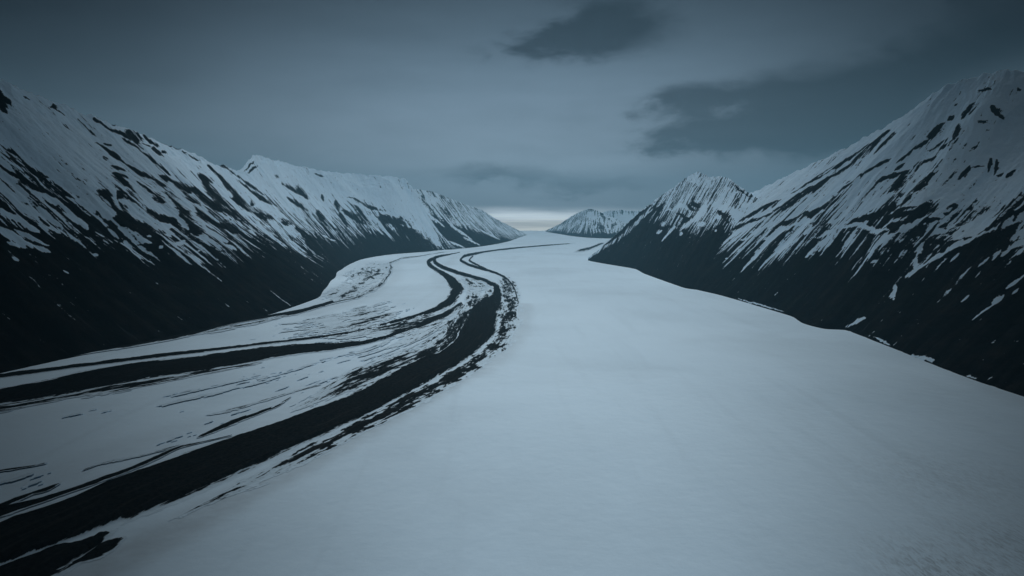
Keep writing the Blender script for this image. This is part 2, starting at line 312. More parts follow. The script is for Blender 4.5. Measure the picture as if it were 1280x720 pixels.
      [-1184.9, 12732.9, 930.6, -342.0, 10436.8], [-919.4, 13162.2, 826.9, -182.7, 11154.4], [-646.2, 13866.9, 737.4, -28.5, 12164.0], [-337.6, 14471.2, 550.8, 76.9, 13155.6],
      [0.0, 15456.1, 381.5, 221.6, 14581.2], [300.9, 16093.0, 230.9, 350.4, 15777.4],
    ],
    'bumps': [],
    'marks': [
      [0.07453, 0.83295, 0.07341, 0.46848, 0.00673, 0.02146, -1.0], [0.07341, 0.46848, 0.06785, 0.1192, 0.00975, 0.03234, -1.0], [0.08565, 0.79043, 0.10122, 0.61731, 0.0117, 0.03494, 1.0], [0.09677, 0.61427, 0.1079, 0.40166, 0.00669, 0.02262, 1.0],
      [0.15017, 0.41989, 0.19244, 0.12527, 0.00977, 0.01766, 1.0], [0.11346, 0.46848, 0.12347, 0.33788, 0.00499, 0.01255, 1.0], [0.16685, 0.17083, 0.20467, 0.02504, 0.00949, 0.01311, 1.0], [0.10345, 0.11312, 0.13459, 0.01289, 0.00758, 0.01237, 1.0],
      [0.05006, 0.05845, 0.05451, 0.01289, 0.00623, 0.01321, 1.0], [0.29366, 0.33181, 0.38376, 0.08579, 0.01756, 0.01639, 1.0],
    ],
    'snowline': [
      [0.0768, 0.7995], [0.1046, 0.672], [0.1324, 0.5262], [0.1924, 0.4654],
      [0.3003, 0.3561], [0.574, 0.0767],
    ],
  },
  {
    'name': 'far_peak',
    'label': 'small streaked snow pyramid closing the far end of the valley',
    'seed': 41,
    'n': (420, 200),
    'conc': 0.15,
    'amp': 0.35,
    'ridge_amp': 0.7,
    'scale': 1.6,
    'cap': 1.1,
    'base': 0.2,
    'jag': 8,
    'sections': [
      [910.5, 18555.7, 282.8, 910.6, 18555.7], [1292.6, 18456.3, 463.8, 1017.3, 17411.6], [1569.8, 17951.2, 670.4, 1161.5, 16027.9], [1751.1, 17076.7, 776.0, 1302.0, 14849.3],
      [1825.7, 16324.6, 806.7, 1448.0, 14073.0], [1929.9, 15774.7, 765.6, 1622.0, 13598.9], [2134.2, 15513.4, 651.7, 1845.5, 13373.6], [2385.5, 15145.5, 522.7, 2097.5, 13285.5],
      [2695.5, 14424.1, 349.2, 2453.7, 13112.9],
    ],
    'bumps': [],
    'marks': [
      [0.67408, 0.88458, 0.73526, 0.68716, 0.06446, 0.10301, 1.0],
    ],
    'snowline': [
      [0.2603, 0.2619], [0.713, 0.2285], [0.8309, 0.3318],
    ],
  },
  {
    'name': 'far_peak',
    'label': 'distant snowy shoulder behind the small pyramid peak',
    'seed': 43,
    'n': (300, 150),
    'conc': 0.15,
    'amp': 0.3,
    'scale': 1.6,
    'cap': 0.8,
    'base': 0.4,
    'jag': 8,
    'sections': [
      [2066.6, 18647.0, 572.7, 2287.6, 18647.0], [2800.5, 20027.8, 841.0, 2510.3, 18207.1], [3135.3, 19934.1, 873.5, 2745.3, 17798.3], [3484.3, 19934.1, 838.9, 3078.0, 17798.3],
      [3975.8, 19501.0, 874.5, 3560.7, 17411.6], [4689.7, 19152.8, 688.5, 4272.8, 17411.6],
    ],
    'bumps': [],
    'marks': [
      [0.4238, 0.6902, 0.65072, 0.51404, 0.11783, 0.22506, 1.0],
    ],
    'snowline': [
      [0.3548, 0.0676], [0.6518, 0.0797],
    ],
  },
  {
    'name': 'mountain_slope',
    'label': 'smaller dark peak with striped snow cap where the right range bends',
    'seed': 53,
    'n': (1000, 520),
    'conc': 0.05,
    'amp': 0.8,
    'scale': 0.8,
    'ridge_amp': 0.5,
    'cap': 1.35,
    'base': 0.3,
    'jag': 16,
    'zone': 0.3,
    'sharp': 1.6,
    'streak': 0.75,
    'sections': [
      [778.9, 6991.5, 60.9, 779.0, 6991.5], [919.8, 7014.2, 187.1, 806.8, 6809.9], [1100.9, 6980.0, 351.0, 865.3, 6584.9], [1279.5, 6946.8, 520.7, 927.4, 6373.2],
      [1435.5, 6854.0, 661.9, 985.7, 6174.8], [1611.6, 6768.3, 791.3, 1040.7, 5989.7], [1678.8, 6637.1, 860.0, 1066.5, 5822.0], [1673.6, 6302.5, 876.6, 1055.9, 5480.5],
      [1685.2, 6003.1, 829.8, 1061.3, 5220.1], [1712.7, 5678.1, 800.0, 1068.2, 4937.5], [1699.2, 5322.6, 738.3, 1078.0, 4628.3], [1672.3, 4961.1, 646.8, 1096.9, 4314.0],
      [1690.1, 4684.6, 568.2, 1171.6, 4145.6], [1715.0, 4261.1, 439.5, 1255.3, 3873.7], [1652.9, 3718.8, 326.2, 1312.0, 3475.5],
    ],
    'bumps': [],
    'marks': [
      [0.17798, 0.91799, 0.07119, 0.87244, 0.04006, 0.13425, -1.0], [0.23248, 0.74791, 0.17241, 0.56264, 0.03203, 0.05614, -1.0], [0.4772, 0.7145, 0.51502, 0.68413, 0.02463, 0.02055, -1.0], [0.46274, 0.6659, 0.50945, 0.64768, 0.03169, 0.01638, -1.0],
      [0.64405, 0.98481, 0.75417, 0.96659, 0.01664, 0.0078, -1.0], [0.6574, 0.70539, 0.72636, 0.6659, 0.03142, 0.0259, -1.0], [0.21468, 0.8937, 0.2069, 0.79347, 0.00941, 0.02351, -1.0], [0.41491, 0.55656, 0.55061, 0.56264, 0.02475, 0.01314, -1.0],
      [0.47831, 0.50493, 0.53393, 0.57782, 0.02419, 0.01451, -1.0], [0.35261, 0.9757, 0.42603, 0.88458, 0.06352, 0.0391, 1.0], [0.31591, 0.63857, 0.45161, 0.63553, 0.07929, 0.02716, 1.0], [0.57286, 0.65072, 0.53393, 0.49582, 0.02659, 0.03329, 1.0],
      [0.53393, 0.49582, 0.51279, 0.38951, 0.01379, 0.01821, 1.0], [0.44716, 0.44722, 0.40823, 0.28928, 0.00975, 0.00987, 1.0], [0.30701, 0.4533, 0.32036, 0.50189, 0.01901, 0.01732, 1.0], [0.30256, 0.36521, 0.33037, 0.41685, 0.01575, 0.01541, 1.0],
      [0.52725, 0.34395, 0.5317, 0.37129, 0.00796, 0.0112, 1.0], [0.58843, 0.49885, 0.61846, 0.55049, 0.02167, 0.0158, 1.0], [0.59844, 0.73272, 0.67631, 0.76309, 0.06615, 0.02889, 1.0], [0.70968, 0.74791, 0.75417, 0.77221, 0.04366, 0.04347, 1.0],
      [0.70189, 0.52315, 0.70634, 0.54138, 0.00699, 0.01058, 1.0], [0.67186, 0.63553, 0.68409, 0.67501, 0.01171, 0.01387, 1.0],
    ],
    'snowline': [
      [0.2403, 0.6811], [0.3526, 0.5687], [0.4561, 0.5323], [0.6274, 0.5292],
      [0.7097, 0.675], [0.7675, 0.6993], [0.8154, 0.7327],
    ],
  },
  {
    'name': 'mountain_slope',
    'label': 'huge snowy mountainside with diagonal rock streaks filling the right edge',
    'seed': 67,
    'n': (1800, 560),
    'conc': 0.12,
    'amp': 0.9,
    'ridge_amp': 0.3,
    'du': ([0, 0.82, 1], [0, 0.6, 1]),
    'jag': 14,
    'sections': [
      [1718.3, 5183.7, 622.0, 1066.2, 5183.7], [1757.8, 4957.8, 640.9, 1072.5, 4957.8], [1922.6, 4607.7, 772.2, 1089.6, 4517.3], [2047.1, 4318.1, 862.3, 1145.2, 4192.4],
      [2147.3, 4047.6, 948.5, 1201.5, 3891.9], [2165.9, 3766.2, 1021.1, 1226.7, 3586.9], [2278.8, 3666.0, 1120.1, 1232.9, 3426.2], [2361.8, 3648.3, 1153.4, 1238.2, 3257.4],
      [2465.0, 3619.3, 1187.9, 1239.6, 3041.5], [2534.7, 3560.9, 1183.2, 1194.9, 2760.4], [2641.0, 3549.4, 1168.7, 1213.5, 2629.2], [2855.4, 3538.1, 1166.3, 1277.8, 2582.5],
      [3102.9, 3478.2, 1188.3, 1251.2, 2244.0], [3751.9, 3256.1, 1224.9, 1194.9, 1669.8], [2950, 1500, 1080, 1200, 850], [3000, 0, 1050, 1300, -300],
      [3300, -2000, 750, 1700, -2000],
    ],
    'bumps': [],
    'marks': [
      [0.23359, 0.95444, 0.23766, 0.93014, 0.00118, 0.00445, -1.0], [0.2572, 0.91799, 0.26941, 0.91799, 0.00517, 0.00528, -1.0], [0.23929, 0.88762, 0.24173, 0.88155, 0.00134, 0.00489, -1.0], [0.26045, 0.86636, 0.26045, 0.80562, 0.0047, 0.00845, -1.0],
      [0.24336, 0.83599, 0.24824, 0.81777, 0.003, 0.00921, -1.0], [0.2808, 0.8451, 0.28813, 0.80865, 0.00195, 0.00899, -1.0], [0.2808, 0.78132, 0.28406, 0.77828, 0.0054, 0.00964, -1.0], [0.28894, 0.81169, 0.29219, 0.7965, 0.00109, 0.00494, -1.0],
      [0.26127, 0.78132, 0.26941, 0.7145, 0.00366, 0.00944, -1.0], [0.26859, 0.71146, 0.26127, 0.68716, 0.00622, 0.00699, -1.0], [0.24092, 0.80865, 0.24173, 0.73576, 0.00394, 0.01393, -1.0], [0.24173, 0.73576, 0.23115, 0.63249, 0.00312, 0.0068, -1.0],
      [0.25638, 0.72665, 0.24417, 0.67805, 0.00562, 0.01042, -1.0], [0.26127, 0.65679, 0.25313, 0.63249, 0.00381, 0.00509, -1.0], [0.28894, 0.69324, 0.28568, 0.67198, 0.00218, 0.006, -1.0], [0.29301, 0.61123, 0.29382, 0.55049, 0.0017, 0.00873, -1.0],
      [0.29708, 0.60212, 0.29708, 0.60819, 0.00291, 0.0073, -1.0], [0.29952, 0.6416, 0.3044, 0.58086, 0.0008, 0.00578, -1.0], [0.30278, 0.63553, 0.30929, 0.57175, 0.00104, 0.00564, -1.0], [0.31336, 0.56264, 0.31336, 0.57175, 0.00225, 0.00673, -1.0],
      [0.32231, 0.57782, 0.3215, 0.54441, 0.00242, 0.00559, -1.0], [0.34103, 0.46848, 0.34266, 0.47456, 0.00582, 0.0094, -1.0], [0.28813, 0.92711, 0.29057, 0.91192, 0.00088, 0.00502, -1.0], [0.17906, 0.93926, 0.16604, 0.78436, 0.00751, 0.01268, -1.0],
      [0.16604, 0.78436, 0.15383, 0.7388, 0.00944, 0.01221, -1.0], [0.19778, 0.85725, 0.19778, 0.76309, 0.00584, 0.01171, -1.0], [0.16278, 0.89066, 0.14243, 0.79347, 0.00572, 0.00873, -1.0], [0.14243, 0.79347, 0.11802, 0.74183, 0.00482, 0.00878, -1.0],
      [0.22138, 0.65983, 0.20836, 0.60516, 0.00441, 0.00667, -1.0], [0.20836, 0.60516, 0.19697, 0.57175, 0.00359, 0.00743, -1.0], [0.24417, 0.59908, 0.23685, 0.56264, 0.00372, 0.00663, -1.0], [0.23603, 0.58997, 0.23197, 0.54441, 0.00208, 0.00552, -1.0],
      [0.24499, 0.59605, 0.2458, 0.51404, 0.00243, 0.00701, -1.0], [0.27429, 0.57175, 0.27266, 0.49582, 0.00464, 0.01292, -1.0], [0.23766, 0.63249, 0.23522, 0.59605, 0.00202, 0.00527, -1.0], [0.20673, 0.60212, 0.18313, 0.55352, 0.00663, 0.01005, -1.0],
      [0.18313, 0.55352, 0.17987, 0.44115, 0.00916, 0.01142, -1.0], [0.23034, 0.56871, 0.22708, 0.46544, 0.00308, 0.00787, -1.0], [0.22708, 0.46544, 0.2222, 0.39255, 0.00433, 0.01019, -1.0], [0.24906, 0.56567, 0.24743, 0.4867, 0.0028, 0.00755, -1.0],
      [0.24743, 0.4867, 0.24499, 0.41077, 0.00254, 0.00691, -1.0], [0.27592, 0.5353, 0.27266, 0.44115, 0.00476, 0.01199, -1.0], [0.27266, 0.44115, 0.25882, 0.40774, 0.00639, 0.00863, -1.0], [0.25801, 0.41077, 0.23603, 0.36218, 0.00747, 0.00903, -1.0],
      [0.28161, 0.41685, 0.26534, 0.3804, 0.00539, 0.00752, -1.0], [0.29057, 0.44418, 0.28568, 0.38648, 0.0037, 0.01041, -1.0], [0.28487, 0.39559, 0.26859, 0.35914, 0.00765, 0.0127, -1.0], [0.29219, 0.4047, 0.28731, 0.34092, 0.00466, 0.01381, -1.0],
      [0.28731, 0.3561, 0.27673, 0.30447, 0.00738, 0.0133, -1.0], [0.30359, 0.429, 0.30522, 0.41989, 0.00199, 0.00933, -1.0], [0.3044, 0.38344, 0.3044, 0.39255, 0.00148, 0.00599, -1.0], [0.30359, 0.36521, 0.29708, 0.34699, 0.00462, 0.00853, -1.0],
      [0.29708, 0.34699, 0.29708, 0.28928, 0.00403, 0.01367, -1.0], [0.32475, 0.29232, 0.31254, 0.28625, 0.00951, 0.01178, -1.0], [0.31498, 0.27106, 0.3158, 0.23765, 0.00565, 0.01439, -1.0], [0.31905, 0.32877, 0.32882, 0.27713, 0.00202, 0.00829, -1.0],
      [0.29871, 0.28928, 0.29545, 0.24676, 0.00611, 0.01692, -1.0], [0.35405, 0.38951, 0.34428, 0.33181, 0.00183, 0.00517, -1.0], [0.34428, 0.33181, 0.33045, 0.2741, 0.0034, 0.00609, -1.0], [0.32475, 0.48367, 0.32882, 0.46241, 0.00134, 0.00657, -1.0],
      [0.35731, 0.36218, 0.35161, 0.28625, 0.00296, 0.01167, -1.0], [0.34835, 0.29232, 0.33208, 0.23158, 0.00461, 0.00814, -1.0], [0.35812, 0.30447, 0.34022, 0.18905, 0.00937, 0.0177, -1.0], [0.13674, 0.82991, 0.10988, 0.73272, 0.00513, 0.01051, -1.0],
      [0.13267, 0.70842, 0.11558, 0.57782, 0.00757, 0.01349, -1.0], [0.14813, 0.75095, 0.13674, 0.64464, 0.00625, 0.0119, -1.0], [0.13674, 0.64464, 0.12209, 0.51708, 0.00672, 0.0126, -1.0], [0.16604, 0.48974, 0.14243, 0.4047, 0.00652, 0.01058, -1.0],
      [0.1929, 0.53226, 0.17499, 0.43811, 0.00891, 0.01123, -1.0], [0.10011, 0.69324, 0.08465, 0.57175, 0.00755, 0.01349, -1.0], [0.11313, 0.5596, 0.06755, 0.45937, 0.00898, 0.01339, -1.0], [0.14732, 0.68109, 0.13104, 0.59605, 0.00416, 0.00738, -1.0],
      [0.19534, 0.61427, 0.17011, 0.58997, 0.00503, 0.00666, -1.0], [0.0936, 0.65983, 0.07488, 0.54745, 0.00566, 0.00874, -1.0], [0.33045, 0.38951, 0.32882, 0.2984, 0.01311, 0.03877, 1.0], [0.29626, 0.52619, 0.33696, 0.45026, 0.03737, 0.05463, 1.0],
      [0.27917, 0.75095, 0.3101, 0.6659, 0.02244, 0.05783, 1.0], [0.22708, 0.78436, 0.23359, 0.96052, 0.00827, 0.02076, 1.0], [0.20185, 0.76006, 0.2222, 0.76917, 0.00969, 0.02079, 1.0], [0.22464, 0.53834, 0.21894, 0.36825, 0.00621, 0.01457, 1.0],
      [0.23603, 0.39559, 0.24743, 0.4867, 0.00838, 0.01503, 1.0], [0.22464, 0.33484, 0.2165, 0.29536, 0.00391, 0.00783, 1.0], [0.23603, 0.6416, 0.25394, 0.74487, 0.00571, 0.01095, 1.0], [0.28324, 0.48367, 0.29464, 0.4867, 0.01635, 0.03064, 1.0],
      [0.17662, 0.63249, 0.16929, 0.49582, 0.00575, 0.01371, 1.0], [0.17092, 0.43507, 0.19371, 0.45633, 0.01058, 0.01377, 1.0], [0.34754, 0.31966, 0.33859, 0.29232, 0.00353, 0.00531, 1.0], [0.33859, 0.29232, 0.33045, 0.24372, 0.00318, 0.00686, 1.0],
      [0.33045, 0.24372, 0.32231, 0.2012, 0.0029, 0.00571, 1.0], [0.32231, 0.2012, 0.31743, 0.17083, 0.00201, 0.0032, 1.0], [0.29545, 0.37433, 0.28568, 0.30447, 0.00288, 0.00819, 1.0], [0.28568, 0.30447, 0.27754, 0.24676, 0.00189, 0.00441, 1.0],
      [0.30685, 0.2741, 0.31091, 0.23765, 0.00283, 0.00839, 1.0], [0.31336, 0.2255, 0.31905, 0.19817, 0.00166, 0.00473, 1.0], [0.30766, 0.31054, 0.31173, 0.33484, 0.0035, 0.00868, 1.0], [0.22871, 0.31054, 0.22383, 0.27106, 0.0024, 0.00508, 1.0],
      [0.22383, 0.27106, 0.2222, 0.21335, 0.00155, 0.00471, 1.0], [0.28568, 0.21639, 0.28813, 0.21032, 0.00188, 0.00471, 1.0], [0.3158, 0.1435, 0.32312, 0.10401, 0.00169, 0.00473, 1.0], [0.33859, 0.24676, 0.33696, 0.22246, 0.00096, 0.00255, 1.0],
      [0.35649, 0.2498, 0.35487, 0.22246, 0.00083, 0.00234, 1.0], [0.36545, 0.31358, 0.36219, 0.28625, 0.00238, 0.00512, 1.0], [0.36219, 0.28625, 0.36219, 0.25891, 0.00111, 0.0033, 1.0], [0.35568, 0.37736, 0.35242, 0.34092, 0.00175, 0.00578, 1.0],
      [0.38498, 0.2012, 0.38254, 0.16779, 0.00122, 0.0027, 1.0], [0.38335, 0.15564, 0.38335, 0.12831, 0.00161, 0.00404, 1.0], [0.38335, 0.12831, 0.3801, 0.0949, 0.0009, 0.00153, 1.0], [0.36382, 0.15261, 0.363, 0.13438, 0.00111, 0.00241, 1.0],
      [0.38742, 0.17387, 0.38742, 0.16172, 0.00073, 0.00207, 1.0], [0.27836, 0.35003, 0.26289, 0.33484, 0.00455, 0.00523, 1.0], [0.27999, 0.31662, 0.24092, 0.36521, 0.00525, 0.00454, 1.0], [0.23115, 0.34395, 0.24417, 0.36825, 0.00441, 0.0055, 1.0],
      [0.13023, 0.46848, 0.11151, 0.3561, 0.00553, 0.00816, 1.0], [0.16522, 0.39862, 0.14569, 0.33181, 0.00764, 0.00918, 1.0], [0.17662, 0.45633, 0.16522, 0.38951, 0.00365, 0.00908, 1.0], [0.10174, 0.51404, 0.08221, 0.39862, 0.00612, 0.00833, 1.0],
      [0.1815, 0.31358, 0.18476, 0.25284, 0.00735, 0.0086, 1.0], [0.19859, 0.3804, 0.20022, 0.32573, 0.00253, 0.00752, 1.0], [0.2279, 0.30447, 0.22383, 0.26499, 0.00208, 0.00469, 1.0], [0.22383, 0.26499, 0.22383, 0.21335, 0.00132, 0.00418, 1.0],
      [0.12371, 0.34092, 0.12616, 0.33181, 0.00185, 0.00686, 1.0], [0.14895, 0.27106, 0.14976, 0.24676, 0.00195, 0.00545, 1.0], [0.11395, 0.22854, 0.11476, 0.23158, 0.00298, 0.00631, 1.0], [0.31498, 0.04327, 0.30522, 0.00986, 0.00356, 0.00362, 1.0],
      [0.33289, 0.00682, 0.34591, 0.00378, 0.00257, 0.00244, 1.0], [0.36789, 0.00074, 0.38091, 0.00682, 0.00521, 0.00372, 1.0], [0.40533, 0.00378, 0.41428, 0.00378, 0.0022, 0.00151, 1.0], [0.18394, 0.00682, 0.24417, 0.00682, 0.00303, 0.00269, 1.0],
      [0.09279, 0.45026, 0.07814, 0.36825, 0.00626, 0.00892, 1.0],
    ],
    'snowline': [
      [0.0676, 0.4594], [0.1115, 0.3774], [0.1506, 0.3288], [0.1945, 0.3318],
      [0.2206, 0.3591], [0.2328, 0.3713], [0.2694, 0.347], [0.2914, 0.347],
      [0.3288, 0.2771], [0.3402, 0.3288], [0.3532, 0.3834],
    ],
  },
]
BANDS = [
  {'name': 'medial_moraine',
   'label': 'broadest black rubble band sweeping from the bend to the bottom left corner',
   'n': (1500, 150),
   'rag': 0.32,
   'bulge': 9,
   'taper': False,
   'pow': 4,
   'seed': 100,
   'lift': 0.35,
   'left': [[-1296.0, -1436.1], [-1038.2, -469.9], [-857.8, 206.5], [-729.0, 689.6], [-691.0, 888.7], [-656.9, 959.7], [-623.9, 1054.5], [-566.3, 1207.5], [-488.2, 1357.5], [-430.3, 1499.4], [-372.6, 1643.4], [-323.5, 1836.1], [-279.0, 1989.1], [-224.7, 2150.9], [-196.9, 2481.1], [-201.1, 2834.4], [-207.9, 3201.6], [-191.5, 3609.6], [-145.8, 3866.8]],
   'right': [[-215.7, -1622.3], [-339.4, -630.0], [-426.0, 64.6], [-487.9, 560.8], [-523.1, 747.2], [-519.3, 812.7], [-524.4, 880.6], [-480.0, 991.6], [-423.8, 1134.6], [-368.6, 1279.2], [-297.8, 1464.3], [-225.7, 1689.9], [-190.7, 1819.9], [-147.5, 2001.8], [-95.7, 2304.7], [-59.8, 2657.6], [-62.2, 3099.1], [-71.8, 3579.7], [-83.1, 3917.4]],
   'dense': [1.0, 1.0, 1.0, 1.0, 1.0, 1.0, 1.0, 1.0, 1.0, 1.0, 1.0, 1.0, 1.0, 0.95, 0.9, 0.8, 0.7, 0.5, 0.4],
   'cuts': [[-612.9, 759.1, -586.3, 800.8, 8.9, 2.2], [-586.3, 800.8, -556.4, 843.1, 7.1, 1.6], [-556.6, 838.6, -537.6, 875.6, 11.5, 2.0], [-537.6, 875.6, -533.0, 895.5, 7.7, 1.5]],
   },
  {'name': 'moraine_margin',
   'label': 'speckled rubble fringe along the outer right side of the broad black band',
   'n': (900, 60),
   'rag': 0.9,
   'bulge': 2,
   'grain': 0.8,
   'pow': 2,
   'seed': 107,
   'lift': 0.47,
   'left': [[-119.3, 5077.1], [-80.0, 4531.1], [-75.5, 4004.5], [-70.5, 3317.6], [-65.8, 2780.9], [-86.1, 2420.4], [-121.8, 2137.1], [-167.8, 1905.9], [-231.5, 1673.1], [-300.1, 1458.0], [-345.8, 1309.7], [-402.1, 1151.4], [-436.2, 1031.3], [-458.0, 944.5], [-490.0, 856.9]],
   'right': [[-37.0, 5245.9], [16.7, 4721.6], [38.5, 4084.1], [45.5, 3507.3], [33.6, 2839.2], [5.7, 2424.7], [-40.8, 2147.5], [-95.0, 1901.2], [-154.9, 1664.7], [-229.9, 1455.6], [-296.1, 1298.6], [-350.1, 1139.7], [-386.7, 1032.2], [-421.4, 980.4], [-463.3, 876.1]],
   'dense': [0.1, 0.2, 0.2, 0.2, 0.2, 0.15, 0.25, 0.3, 0.4, 0.45, 0.5, 0.25, -0.1, -0.05, -0.35],
   'cuts': [],
   },
  {'name': 'rubble_patch',
   'label': 'small jagged dark tongue beside the broad band near the bottom left corner',
   'n': (120, 40),
   'rag': 0.5,
   'bulge': 1.5,
   'seed': 114,
   'lift': 0.59,
   'left': [[-548.9, 756.9], [-537.4, 804.3], [-522.9, 828.5], [-512.7, 846.0], [-501.9, 853.9]],
   'right': [[-530.7, 738.0], [-517.2, 780.6], [-498.3, 797.3], [-493.5, 822.5], [-495.4, 845.9]],
   'dense': [1.0, 1.0, 1.0, 1.0, 1.0],
   'cuts': [],
   },
  {'name': 'medial_moraine',
   'label': 'thin dark curve on the inner left of the S bend running to the left edge',
   'n': (1800, 36),
   'rag': 1.0,
   'bulge': 3,
   'pow': 3,
   'taper': False,
   'seed': 121,
   'lift': 0.71,
   'left': [[-635.7, 8360.3], [-730.3, 7806.7], [-803.5, 7329.2], [-810.1, 6815.3], [-779.6, 6574.6], [-652.7, 5929.9], [-520.5, 5398.6], [-399.0, 4903.5], [-301.0, 4118.8], [-299.8, 3479.4], [-350.5, 3209.9], [-415.4, 2949.7], [-484.0, 2739.2], [-549.8, 2585.8], [-632.5, 2429.3], [-723.2, 2348.1], [-812.6, 2285.4], [-915.8, 2206.0], [-1073.9, 2055.5], [-1221.4, 1902.2], [-1351.6, 1773.5], [-1473.1, 1692.8], [-1857.5, 1373.0], [-2318.8, 989.3], [-3164.4, 285.8]],
   'right': [[-650.3, 8527.3], [-759.8, 8086.8], [-854.2, 7711.7], [-881.6, 7182.7], [-766.7, 6224.6], [-633.8, 5607.3], [-513.5, 5083.6], [-419.5, 4524.2], [-374.9, 4192.8], [-363.7, 3811.3], [-384.4, 3411.1], [-442.4, 3098.8], [-510.8, 2868.1], [-568.6, 2664.1], [-648.1, 2484.6], [-739.7, 2399.2], [-830.5, 2333.9], [-934.1, 2248.8], [-1100.3, 2104.7], [-1252.1, 1949.2], [-1386.5, 1818.7], [-1516.1, 1741.7], [-1909.2, 1432.7], [-2380.9, 1061.9], [-3245.7, 382.1]],
   'dense': [0.3, 0.8, 1.0, 1.0, 1.0, 1.0, 1.0, 1.0, 1.0, 1.0, 1.0, 1.0, 1.0, 0.7, 0.7, 0.7, 0.8, 0.9, 1.0, 1.0, 1.0, 1.0, 1.0, 1.0, 1.0],
   'cuts': [],
   },
  {'name': 'medial_moraine',
   'label': 'dark strand joining the loop to the broad band across the S bend',
   'n': (700, 30),
   'rag': 1.0,
   'bulge': 2.5,
   'pow': 3,
   'seed': 128,
   'lift': 0.83,
   'left': [[-842.5, 7657.5], [-791.1, 7086.7], [-662.0, 6411.0], [-462.4, 5680.8], [-302.6, 5224.5], [-170.2, 4865.7], [-81.1, 4413.1], [-52.7, 3715.3], [-57.0, 3150.9]],
   'right': [[-874.6, 7761.4], [-799.9, 6900.7], [-629.5, 5957.1], [-443.9, 5344.7], [-294.8, 4945.9], [-175.0, 4613.0], [-120.8, 4204.9], [-115.5, 3774.3], [-119.3, 3292.8]],
   'dense': [1.0, 1.0, 1.0, 1.0, 1.0, 1.0, 1.0, 1.0, 1.0],
   'cuts': [],
   },
  {'name': 'medial_moraine',
   'label': 'innermost narrow dark S curve nearest the clean white ice',
   'n': (900, 30),
   'rag': 0.9,
   'bulge': 2,
   'pow': 3,
   'seed': 135,
   'lift': 0.95,
   'left': [[1033.2, 11031.9], [474.4, 10117.3], [-52.5, 9152.6], [-380.5, 8158.9], [-518.4, 7435.2], [-524.5, 7169.2], [-443.0, 6708.3], [-283.3, 6103.8], [-126.8, 5540.3], [-18.4, 4822.0], [23.8, 4183.3], [36.4, 3514.5]],
   'right': [[1055.2, 11277.1], [489.7, 10475.1], [-57.0, 9537.3], [-401.7, 8529.2], [-559.9, 7891.9], [-542.1, 7044.6], [-433.8, 6405.1], [-276.8, 5826.6], [-128.4, 5326.5], [-26.5, 4732.9], [15.5, 4155.5], [29.8, 3498.7]],
   'dense': [0.3, 1.0, 1.0, 1.0, 1.0, 1.0, 1.0, 1.0, 1.0, 1.0, 0.6, 0.3],
   'cuts': [],
   },
  {'name': 'medial_moraine',
   'label': 'short dark sliver beside the innermost S curve',
   'n': (240, 20),
   'rag': 0.6,
   'bulge': 1,
   'seed': 142,
   'lift': 1.0699999999999998,
   'left': [[-432.1, 7800.1], [-431.6, 7116.7], [-351.3, 6604.7], [-188.8, 5827.8]],
   'right': [[-456.8, 7997.4], [-449.5, 7061.0], [-349.0, 6373.8], [-188.6, 5653.4]],
   'dense': [0.6, 0.6, 0.6, 0.6],
   'cuts': [],
   },
  {'name': 'medial_moraine',
   'label': 'thick dark band below the thinnest streak widening to the left edge',
   'n': (1600, 60),
   'rag': 0.75,
   'bulge': 5,
   'pow': 4,
   'taper': False,
   'seed': 149,
   'lift': 1.19,
   'left': [[-238.7, 3380.3], [-286.9, 2963.2], [-346.7, 2699.6], [-399.3, 2516.7], [-447.2, 2365.2], [-493.6, 2253.9], [-575.8, 2160.3], [-696.0, 2061.7], [-785.7, 1950.8], [-854.1, 1846.4], [-925.7, 1772.3], [-983.8, 1690.6], [-1033.1, 1609.7], [-1085.6, 1545.2], [-1143.4, 1498.2], [-1221.3, 1400.4], [-1563.2, 1035.5], [-1973.5, 597.7], [-2725.7, -204.9]],
   'right': [[-273.7, 3618.4], [-323.8, 3185.5], [-379.6, 2880.9], [-424.2, 2635.0], [-459.9, 2419.0], [-510.2, 2321.9], [-609.8, 2281.5], [-761.7, 2246.9], [-876.9, 2164.8], [-966.4, 2078.7], [-1055.7, 2012.0], [-1121.9, 1917.4], [-1176.9, 1823.1], [-1209.2, 1714.0], [-1256.1, 1640.9], [-1339.8, 1532.1], [-1631.5, 1126.0], [-1981.6, 638.7], [-2623.3, -254.7]],
   'dense': [0.2, 0.5, 0.6, 0.5, 0.8, 1.0, 1.0, 1.0, 1.0, 1.0, 1.0, 1.0, 1.0, 1.0, 1.0, 1.0, 1.0, 1.0, 1.0],
   'cuts': [],
   },
  {'name': 'rubble_streaks',
   'label': 'fine broken streaks just under the thick left band',
   'n': (900, 50),
   'rag': 1.0,
   'bulge': 1,
   'pow': 2,
   'seed': 156,
   'lift': 1.31,
   'left': [[-723.3, 1963.8], [-781.9, 1879.2], [-835.0, 1799.8], [-900.5, 1680.6], [-955.0, 1602.9], [-983.3, 1556.0], [-1037.8, 1498.6], [-1095.9, 1432.3], [-1160.5, 1385.1]],
   'right': [[-734.1, 1991.0], [-800.7, 1921.5], [-860.3, 1851.0], [-940.0, 1750.6], [-1005.3, 1683.3], [-1033.5, 1631.5], [-1078.0, 1554.3], [-1141.6, 1490.3], [-1202.0, 1433.5]],
   'dense': [0.3, 0.3, 0.3, 0.3, 0.3, 0.3, 0.3, 0.3, 0.3],
   'cuts': [],
   },
  {'name': 'rubble_streaks',
   'label': 'tattered dark streaks feathering off the inside of the broad band',
   'n': (800, 80),
   'rag': 1.05,
   'bulge': 1.5,
   'grain': 1.0,
   'pow': 2,
   'seed': 163,
   'lift': 1.4300000000000002,
